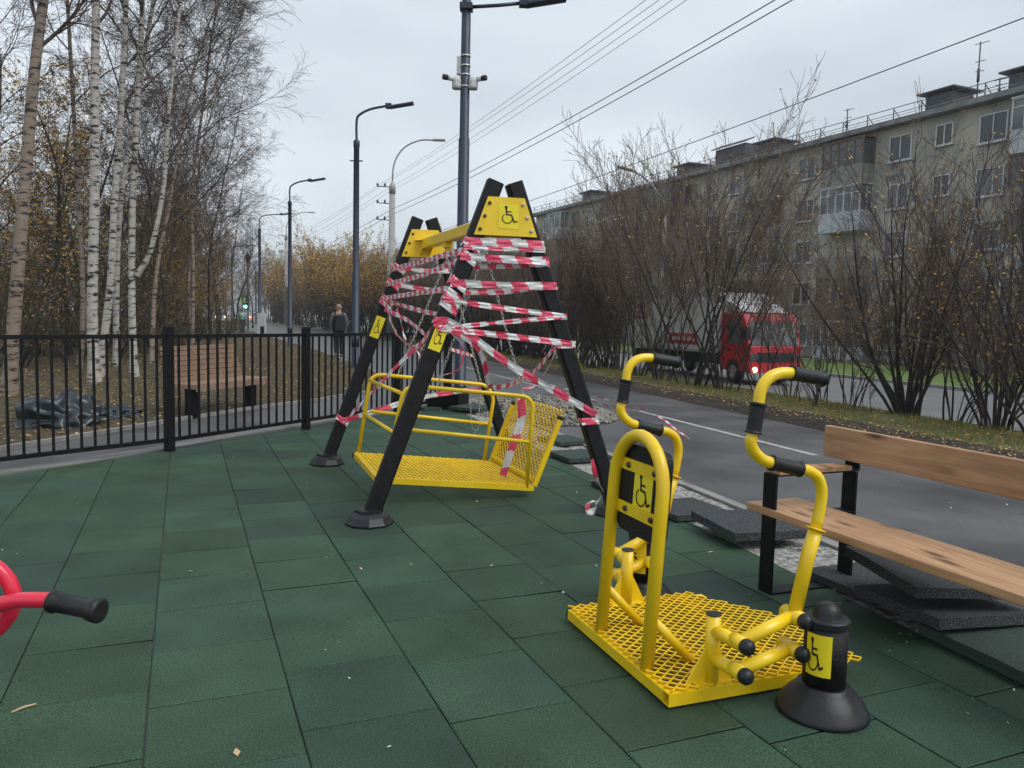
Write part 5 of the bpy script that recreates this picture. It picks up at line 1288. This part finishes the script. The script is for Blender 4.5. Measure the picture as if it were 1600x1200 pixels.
# undergrowth bushes
UO = [lv(6, .6, .6, .05, .14, .2, 3, rr=.6, f0=.2), lv(0, 0, 0, 0, .2, .1, 3, rmin=.003, leaf=.75, lsz=.026, lsp=.05, lm=(1, 2, 3, 3))]
def make_shrub(name, nst, H_, r, o, tw, label, cat, group, spread=.6, fs=.14, up=.045):
    t_ = thing(name, label, cat, (0, 0, 0), group)
    mb = MB(); cb = MB(); lmb = MB()
    for k in range(nst):
        a = TR.uniform(0, 6.283); an = spread*math.sqrt(TR.random()); d = V(math.cos(a)*math.sin(an), math.sin(a)*math.sin(an), math.cos(an)); p = V(math.cos(a), math.sin(a), 0)*TR.uniform(0, .28)
        L_ = H_*TR.uniform(.7, 1.08)/max(.8, math.cos(an)*1.05); n = 14; q = p; pts = [p-V(0, 0, .15)]; dd = d
        for i in range(n): dd = (dd+V(TR.gauss(0, .055), TR.gauss(0, .055), up)).normalized(); q = q+dd*L_/n; pts.append(q.copy())
        r0_ = r*TR.uniform(.55, 1.2); rs = [r0_*(1-.88*i/n) for i in range(n+2)][:len(pts)]
        mb.tube(pts, rs, 6, 0, cap=False)
        m_ = o[0]['nb']
        for j in range(m_):
            f = fs+(.96-fs)*(j+TR.random())/m_; i = int(f*n); a_ = pts[i].lerp(pts[i+1], f*n-i); dr_ = (pts[i+1]-pts[i]).normalized()
            s = Matrix.Rotation(TR.uniform(0, 6.283), 3, dr_) @ dr_.orthogonal().normalized(); an2 = TR.uniform(.3, .7)
            grow(cb, a_, (dr_*math.cos(an2)+s*math.sin(an2)).normalized(), L_*.34*(1-.45*f)*TR.uniform(.6, 1.2), max(.005, rs[i]*.45), 0, o, lmb)
    mb.build('trunk', M['bark_dark'], t_); cb.build('crown', M[tw], t_)
    if lmb.f: lmb.build('foliage', [M[k] for k in LEAFM], t_)
    return t_
def SO(leaf, lm, lsz=.024, nb=13): return [lv(9, .55, .5, .06, .09, .16, 3, rr=.6, f0=.10, rmin=.0046, nb=nb), lv(0, 0, 0, .03, .12, .10, 3, rmin=.0036, leaf=leaf, lsz=lsz, lsp=.02, lm=lm)]
hl = 'bare brown many-stemmed bush in the dense hedge between path and road'
hg = 'bushes of the hedge between path and road'
hp = [make_shrub('hedge_bush', 21, 4.3, .021, SO(.07, (1, 1, 2, 0)), 'twig_red', hl, 'bush', hg, .50), make_shrub('hedge_bush', 22, 4.0, .018, SO(.07, (1, 2, 1)), 'twig', hl, 'bush', hg, .42),
      make_shrub('hedge_bush', 18, 4.6, .026, SO(.03, (0, 1)), 'twig_red', hl, 'bush', hg, .55)]
big = make_shrub('hedge_bush', 22, 4.5, .036, SO(.11, (0, 0, 1, 1), .030, 13), 'twig', 'large spreading bush with thick slanting stems and a few yellow leaves at the right edge', 'bush', hg, .80)
thin = make_shrub('hedge_bush', 13, 5.3, .021, SO(.10, (0, 1, 1), .028, 13), 'twig_red', hl, 'bush', hg, .46, fs=.34)
thin2 = make_shrub('hedge_bush', 11, 4.6, .019, SO(.10, (0, 1, 1), .028, 12), 'twig_red', hl, 'bush', hg, .62, fs=.30)
yb = [make_shrub('yellow_bush', 18, 4.6, .03, [dict(x, zmin=2.3) for x in SO(1.0, (0, 0, 1, 1), .05, 11)], 'twig', 'tall bush covered in yellow-orange leaves behind the walking man', 'bush', 'yellow leaved bushes of the far hedge', .5),
      make_shrub('yellow_bush', 16, 4.0, .03, [dict(x, zmin=1.9) for x in SO(.6, (1, 1, 0, 2), .045, 11)], 'twig', 'tall bush covered in yellow-orange leaves behind the walking man', 'bush', 'yellow leaved bushes of the far hedge', .5)]
def hput(proto, px, Y, sc, label=None, zz=None):
    r_ = ray(px, 500); p = V(r_.x*Y/r_.y, Y, 0); p.z = hz(sof(p)) if zz is None else zz
    return inst(proto, p, sc, TR.uniform(0, 6.28), label)
b_ = g(1418, 648, -.12); big.location = b_; big.rotation_euler = (0, 0, 1.1); big.scale = (.95, .95, 1.0); usedp.add(big.name)
o = copy_tree(big); o.location = g(1640, 690, -.05); o.rotation_euler = (0, 0, 3.6); o.scale = (.95, .95, .88); o['label'] = 'large spreading bush whose dark slanting stems come in from beyond the right edge'
o = copy_tree(big); o.location = RS(11.6, 9.8, -.25); o.rotation_euler = (0, 0, 5.0); o.scale = (.8, .8, .88); o['label'] = 'large thick-stemmed bush behind the right edge bushes, closest to the road'
hs = TR
for k, (px, s_, sc, pi_, l) in enumerate((
    (1135, 9.9, 1.0, 3, 'bare bush with slender stems directly left of the red cab, in front of the truck'), (1088, 9.6, 1.05, 3, 'tall bare bush in front of the white truck box, right of the smaller lever'),
    (1035, 9.7, 1.05, 3, 'bare bush right above the small lever handle'), (1195, 10.9, .80, 4, 'thin bare bush in front of the red truck cab'), (1060, 11.2, 1.0, 4, None), (1240, 11.8, .72, 4, None), (1335, 12.0, .8, 4, None), (1500, 12.3, .95, 4, 'slender bush between the two large right-hand bushes, nearer the road'), (1000, 9.8, .95, 3, None), (970, 11.0, 1.0, 0, None), (925, 9.7, 1.05, 1, None), (885, 9.6, 1.0, 2, None),
    (1290, 11.4, .80, 4, 'bare bush behind the young sapling, right of the truck'), (950, 10.8, 1.1, 0, None), (905, 10.9, 1.05, 2, None), (860, 10.6, 1.05, 1, None), (840, 9.7, 1.0, 0, None), (820, 10.7, 1.05, 2, None))):
    r_ = ray(px, 500); Y = s_/(VN.x*(r_.x/r_.y)+VN.y); hput(thin if pi_ == 3 else thin2 if pi_ == 4 else hp[pi_], px, Y, sc, l)
for k in range(26):
    t_ = 29+k*2.0; s_ = 9.7+.5*math.sin(k*2.3)-max(0, t_-42)*.075; p = RS(s_, t_, hz(s_)); px = 800+1230*p.x/p.y
    if px > 645: pr_ = hp[k % 3]; sc = 1.1
    elif px > 470: pr_ = yb[0 if k % 3 else 1]; sc = 1.1+.014*(t_-45)
    else: pr_ = yb[1]; sc = 1.4
    inst(pr_, p, sc*TR.uniform(.92, 1.08), TR.uniform(0, 6.28))
    if px > 560: inst(hp[(k+1) % 3], RS(s_+1.3, t_+.8, hz(s_+1.3)), sc*TR.uniform(.95, 1.08), TR.uniform(0, 6.28))
for k in range(14):
    t_ = 80+k*5.0; p = RS(6.6-.075*(t_-80)+1.8*(k % 2), t_, 0); inst(yb[1 if k % 3 else 0], p, (1.75+.009*(t_-80))*TR.uniform(.9, 1.1), TR.uniform(0, 6.28))
# sapling, small bushes by the building, lawn edge bushes
ub = make_shrub('low_bush', 14, 1.5, .014, [dict(UO[0], nb=7), UO[1]], 'twig', 'low brown-green bush at the foot of the thicket', 'bush', 'low bushes at the foot of the thicket', .9)
n_ = 0
for x_, Y, sc in ((60, 24, 1.6), (115, 21, 1.3), (170, 23, 1.4), (235, 27, 1.5), (275, 33, 1.7), (20, 19, 1.4), (200, 30, 1.9), (90, 27, 1.9), (325, 40, 1.3), (350, 46, 1.1), (370, 50, .8), (145, 26, 1.8), (-30, 20, 1.8), (250, 24, 1.0), (308, 31, 1.0), (290, 44, 1.9), (0, 24, 2.0), (185, 36, 2.2)):
    p = at(x_, 500, Y); p.z = 0; inst(ub, p, sc, TR.uniform(0, 6.28))
for k, (s_, t_) in enumerate(((27.5, 10), (27, 14), (27.6, 18), (27.2, 22), (27, 6), (26.8, 27), (27.4, 32), (26.5, 38), (24.5, 3))):
    inst(ub, RS(s_, t_, -.4), 2.1*TR.uniform(.8, 1.2), TR.uniform(0, 6.28), 'dark bush along the foot of the apartment block', 'bushes along the apartment block')
sp = make_shrub('sapling', 4, 1.7, .018, SO(.02, (0,), .02, 5), 'twig', 'small dark sapling standing alone in the verge right of the truck', 'sapling', None, .35)
sp.location = g(1266, 640, -.08)
sp2 = make_shrub('sapling', 3, 1.1, .010, SO(.02, (0,), .02, 4), 'twig', 'tiny thin sapling left of the large right-hand bush', 'sapling', None, .3); sp2.location = g(1362, 648, -.10)

# ================================================================ BROWN BENCH, BAGS, PEOPLE, SMALL THINGS
q0_, q1_ = g(303, 655), g(391, 640)
sb = thing('slatted_bench', 'brown slatted park bench on thick black legs behind the fence', 'bench', (q0_+q1_)/2)
bd_ = (q1_-q0_).normalized(); bn_ = V(-bd_.y, bd_.x, 0); qm = (q0_+q1_)/2
Lb = 1.72
def bx2(mb, u0, u1, v0, v1, z0, z1): mb.obox(qm+bd_*u0+bn_*v0+V(0, 0, z0), bd_*(u1-u0), bn_*(v1-v0), V(0, 0, z1-z0))
for u in (-.49, .80):
    mb = MB(); bx2(mb, u-.07, u+.07, .06, .20, 0, .40); mb.build('leg', M['blackmetal'], sb)
mb = MB()
for k in range(6): bx2(mb, -Lb/2+.24, Lb/2+.24, -.02+k*.085, .055+k*.085, .402, .465)
mb.build('seat', M['bench_brown'], sb)
mb = MB(); bx2(mb, -Lb/2+.25, Lb/2+.23, -.04, -.022, .37, .46); mb.build('front_board', M['bench_brown'], sb)
mb = MB()
for k in range(7):
    o_ = qm+bd_*.24+bn_*(.46+k*.022)+V(0, 0, .50+k*.072); mb.cbox(o_, bd_, bn_, Z, Lb-.1-.0*k, .025, .058)
mb.build('backrest', M['bench_brown'], sb)
mb = MB()
for u in (-.49, .80): mb.beam(qm+bd_*u+bn_*.50+V(0, 0, .41), qm+bd_*u+bn_*.64+V(0, 0, .95), .04, .03)
mb.build('back_support', M['blackmetal'], sb)
def lump(name, c, sx, sy, sz, seed, m_, label, cat, rough=.25):
    bm = bmesh.new(); bmesh.ops.create_icosphere(bm, subdivisions=5, radius=1)
    for v in bm.verts:
        p = v.co.copy(); f = 1+rough*1.3*mnoise.noise(p*1.4+V(seed, 0, 0))+rough*.30*(1-abs(mnoise.noise(p*2.6+V(seed, 7, 1)))*4)
        v.co = V(p.x*sx*f, p.y*sy*f, max(-.02, p.z*f)*sz)
    for f in bm.faces: f.smooth = True
    me = bpy.data.meshes.new(name); bm.to_mesh(me); bm.free(); me.materials.append(M[m_]); o = bpy.data.objects.new(name, me); col.objects.link(o); o.location = c; return tag(o, label, cat)
lump('plastic_sheet', g(92, 664, .02), .56, .38, .36, 3, 'tarp', 'large crumpled heap of black plastic sheeting on the lawn behind the fence', 'plastic sheet', .38)
o = lump('plastic_sheet', g(180, 650, .02), .30, .22, .13, 8, 'tarp', 'small flat end of black plastic sheeting right of the large black heap', 'plastic sheet', .38)
def skin(name, V_, E_, R_, m_, parent, sub=2):
    bm = bmesh.new(); ly = bm.verts.layers.skin.verify(); vv = []
    off = OFF[parent.name]
    for k, (p, r) in enumerate(zip(V_, R_)):
        v = bm.verts.new(Vector(p)); v[ly].radius = (r, r) if not isinstance(r, tuple) else r; v[ly].use_root = (k == 0); vv.append(v)
    for a, b_ in E_: bm.edges.new((vv[a], vv[b_]))
    me = bpy.data.meshes.new(name); bm.to_mesh(me); bm.free(); me.materials.append(M[m_]); o = bpy.data.objects.new(name, me); col.objects.link(o)
    o.modifiers.new('skin', 'SKIN').use_smooth_shade = True; s = o.modifiers.new('sub', 'SUBSURF'); s.levels = sub; s.render_levels = sub; o.parent = parent; return o
def person(loc, H_, rz, label, top, legs_, hair, back=True):
    t_ = thing('person', label, 'person', loc); t_.rotation_euler = (0, 0, rz); OFF[t_.name] = V(0, 0, 0); k = H_/1.78
    P = [(0, 0, .95), (0, .0, 1.15), (0, .0, 1.38), (0, .01, 1.50), (0, .02, 1.58), (0, .01, 1.69), (.19, 0, 1.42), (.25, .02, 1.17), (.24, .10, .93), (.235, .13, .85), (-.19, 0, 1.42), (-.25, -.01, 1.17), (-.24, .05, .93), (-.235, .07, .85),
         (.10, 0, .90), (.10, .10, .50), (.10, .02, .09), (.10, .14, .04), (-.10, 0, .90), (-.10, -.04, .50), (-.10, -.20, .12), (-.10, -.08, .04)]
    E_ = [(0, 1), (1, 2), (2, 3), (3, 4), (4, 5), (2, 6), (6, 7), (7, 8), (8, 9), (2, 10), (10, 11), (11, 12), (12, 13), (0, 14), (14, 15), (15, 16), (16, 17), (0, 18), (18, 19), (19, 20), (20, 21)]
    R_ = [.13, .13, .13, .06, .085, .085, .06, .045, .035, .03, .06, .045, .035, .03, .08, .06, .045, .04, .08, .06, .045, .04]
    P = [tuple(c*k for c in p) for p in P]
    skin('body', P, E_, R_, 'skin', t_)
    J = [0, 1, 2, 6, 7, 8, 10, 11, 12]; mp_ = {a: i for i, a in enumerate(J)}
    JP = [list(P[j]) for j in J]; JP[0][2] -= .06*k
    skin('jacket', JP, [(mp_[a], mp_[b_]) for a, b_ in E_ if a in mp_ and b_ in mp_], [.165, .165, .17, .085, .07, .055, .085, .07, .055], top, t_)
    J = [0, 14, 15, 16, 18, 19, 20]; mp_ = {a: i for i, a in enumerate(J)}
    skin('trousers', [P[j] for j in J], [(mp_[a], mp_[b_]) for a, b_ in E_ if a in mp_ and b_ in mp_], [.15, .10, .08, .068, .10, .08, .068], legs_, t_)
    for a, b_ in ((16, 17), (20, 21)):
        skin('shoe', [P[a], P[b_], (P[b_][0], P[b_][1]+.07, P[b_][2])], [(0, 1), (1, 2)], [.05, .05, .04], 'ink', t_, 1)
    bm = bmesh.new(); bmesh.ops.create_icosphere(bm, subdivisions=3, radius=.108)
    for v in bm.verts:
        v.co.y *= 1.08; v.co.z *= 1.1
    bmesh.ops.delete(bm, geom=[v for v in bm.verts if v.co.z < -.055 or (v.co.y > .055 and v.co.z < .05)], context='VERTS')
    for f in bm.faces: f.smooth = True
    me = bpy.data.meshes.new('hair'); bm.to_mesh(me); bm.free(); me.materials.append(M[hair]); o = bpy.data.objects.new('hair', me); col.objects.link(o); o.parent = t_; o.location = (0, .012*k, 1.655*k)
    me = bpy.data.meshes.new('face'); mb = MB(); c = V(0, .015, 1.64)*k
    mb.lathe(c+V(0, .10, -.01)*k, [(.018, 0), (.010, .025)], 8, axis=V(0, 1, -.2))
    for sx in (-1, 1): mb.lathe(c+V(sx*.095, 0, 0)*k, [(.022, 0), (.02, .012)], 8, axis=V(sx, 0, 0))
    mb.build('nose_and_ears', M['skin'], t_)
    return t_
pl_ = at(529, 553, 27.0); pl_.z = -.01; Hm = at(529, 470, 27.0).z+.0
wd_ = math.atan2(VD.y, VD.x)-math.pi/2
pm = person(pl_, 1.84, wd_, 'man in a grey jacket and dark trousers walking away along the path', 'grey_cloth', 'dark_cloth', 'fair_hair')
bk = thing('backpack', 'large dark backpack worn by the walking man', 'backpack', pl_, rz=0); bk.rotation_euler = (0, 0, wd_); OFF[bk.name] = V(0, 0, 0)
bm = bmesh.new(); bmesh.ops.create_cube(bm, size=1)
for v in bm.verts: v.co = V(v.co.x*.36, v.co.y*.20-.27, v.co.z*.58+1.17)
me = bpy.data.meshes.new('bag'); bm.to_mesh(me); bm.free(); me.materials.append(M['dark_cloth']); o = bpy.data.objects.new('bag', me); col.objects.link(o); o.parent = bk; md = o.modifiers.new('b', 'BEVEL'); md.width = .08; md.segments = 3
mb = MB()
for sx in (-1, 1): mb.tube(bez([V(sx*.12, -.20, 1.42), V(sx*.13, -.02, 1.56), V(sx*.14, .19, 1.40), V(sx*.16, .16, 1.10), V(sx*.16, -.18, .98)], 5), .018, 6)
mb.build('strap', M['dark_cloth'], bk)
pw = at(378, 516, 52.0); pw.z = .02
person(pw, 1.72, wd_+.2, 'woman in a cyan jacket and dark trousers walking on the path in the distance', 'cyan_cloth', 'dark_cloth', 'fair_hair')
# white box on the distant lamp
c = at(409, 500, 49.6); mb = MB(); mb.box(c.x-.24, c.x+.24, c.y-.15, c.y+.15, .0, 1.45); ub_ = thing('utility_box', 'white utility box at the foot of the distant lamp post', 'cabinet', V(c.x, c.y, 0))
mb.build('cabinet', M['white_plastic'], ub_); mb = MB(); mb.box(c.x-.05, c.x+.20, c.y-.16, c.y-.152, .06, .62); mb.build('door', M['ink'], ub_)
# traffic light, crossing sign, stopped car lights far away
def sig(px, py, Y, r, m_, name, label, cat, bodym='ink'):
    c = at(px, py, Y); t_ = thing(name, label, cat, V(c.x, c.y, 0)); mb = MB(); mb.tube([V(c.x, c.y+.25, 0), V(c.x, c.y+.25, c.z+1.4)], .08, 8); mb.build('pole', M['concrete'], t_)
    mb = MB(); mb.box(c.x-.25, c.x+.25, c.y+.02, c.y+.18, c.z-.3, c.z+.95); mb.build('housing', M[bodym], t_)
    mb = MB(); mb.lathe(V(c.x, c.y+.02, c.z), [(r, 0), (r*.8, .05), (.02, .08)], 14, axis=V(0, -1, 0)); mb.build('lit_lens', M[m_], t_)
sig(383, 479, 88, .20, 'green_glow', 'traffic_light', 'green traffic light glowing at the far end of the path', 'traffic light')
c = at(382, 466, 80); t_ = thing('crossing_sign', 'lime green pedestrian crossing sign above the green traffic light', 'sign', V(c.x, c.y, 0))
mb = MB(); mb.tube([V(c.x, c.y+.06, 0), V(c.x, c.y+.06, c.z+.4)], .05, 8); mb.build('pole', M['concrete'], t_)
mb = MB(); mb.box(c.x-.42, c.x+.42, c.y-.02, c.y+.0, c.z-.42, c.z+.42); pn = mb.build('panel', M['sign_green'], t_)
mb = MB(); mb.box(c.x-.28, c.x+.28, c.y-.03, c.y-.021, c.z-.26, c.z+.28); p2 = mb.build('field', M['vent'], pn)
mb = MB(); mb.prism([V(c.x-.2, c.y-.034, c.z-.18), V(c.x+.2, c.y-.034, c.z-.18), V(c.x, c.y-.034, c.z+.2)], V(0, .002, 0)); mb.build('symbol', M['frame_w'], pn)
def far_car(px, py, Y, label, glow, cm):
    c = at(px, py, Y); t_ = thing('parked_car', label, 'car', V(c.x, c.y, 0)); x, y = c.x, c.y
    mb = MB(); mb.prism([V(x-.85, y+a, z) for a, z in ((0, .3), (0, .95), (.5, 1.0), (1.0, 1.45), (2.4, 1.45), (3.2, .95), (4.2, .85), (4.2, .3))], V(1.7, 0, 0)); mb.build('body', M[cm], t_, recalc=True)
    mb = MB(); mb.prism([V(x-.7, y+.50, 1.02), V(x+.7, y+.50, 1.02), V(x+.6, y+.93, 1.4), V(x-.6, y+.93, 1.4)], V(0, -.02, .01)); mb.build('window', M['glass'], t_, recalc=True)
    for s in (-1, 1):
        mb = MB(); mb.box(x+s*.65-.14, x+s*.65+.14, y-.04, y-.002, .70, .9); mb.build('light', M[glow], t_)
        for yy in (.8, 3.3): mb = MB(); mb.lathe(V(x+s*.86, y+yy, .32), [(.31, 0), (.31, .1)], 14, axis=V(-s, 0, 0)); mb.build('wheel', M['cup'], t_)
far_car(398, 490, 120, 'car with glowing red tail lights at the far end of the street', 'red_glow', 'truck_white')
far_car(345, 492, 110, 'pale car with amber lights seen through the tree trunks on the left', 'amber', 'truck_white')
# lantern
c = at(387, 402, 64); t_ = thing('park_lantern', 'slender pole with a dark lantern standing over the woman in cyan', 'lantern', V(c.x, c.y, 0))
mb = MB(); mb.tube([V(c.x, c.y, 0), V(c.x, c.y, c.z-.5)], .06, 8); mb.build('pole', M['bluemetal'], t_)
mb = MB(); mb.lathe(V(c.x, c.y, c.z-.5), [(.10, 0), (.22, .5), (.26, .55), (.08, .8), (.02, 1.0)], 10); mb.build('lantern_head', M['ink'], t_)

# ================================================================ AIR
m = bpy.data.materials.new('haze_air'); m.use_nodes = True; t = m.node_tree; t.nodes.clear()
o_ = t.nodes.new('ShaderNodeOutputMaterial'); pv = t.nodes.new('ShaderNodeVolumePrincipled'); pv.inputs['Color'].default_value = (.86, .90, .94, 1); pv.inputs['Density'].default_value = .0008; pv.inputs['Anisotropy'].default_value = .2
t.links.new(pv.outputs[0], o_.inputs['Volume'])
mb = MB(); mb.box(-1700, 1700, -1700, 1900, -2.5, 75); hz_ = mb.build('haze', m); tag(hz_, 'thin pale autumn haze in the air over the street', 'haze', kind='stuff')
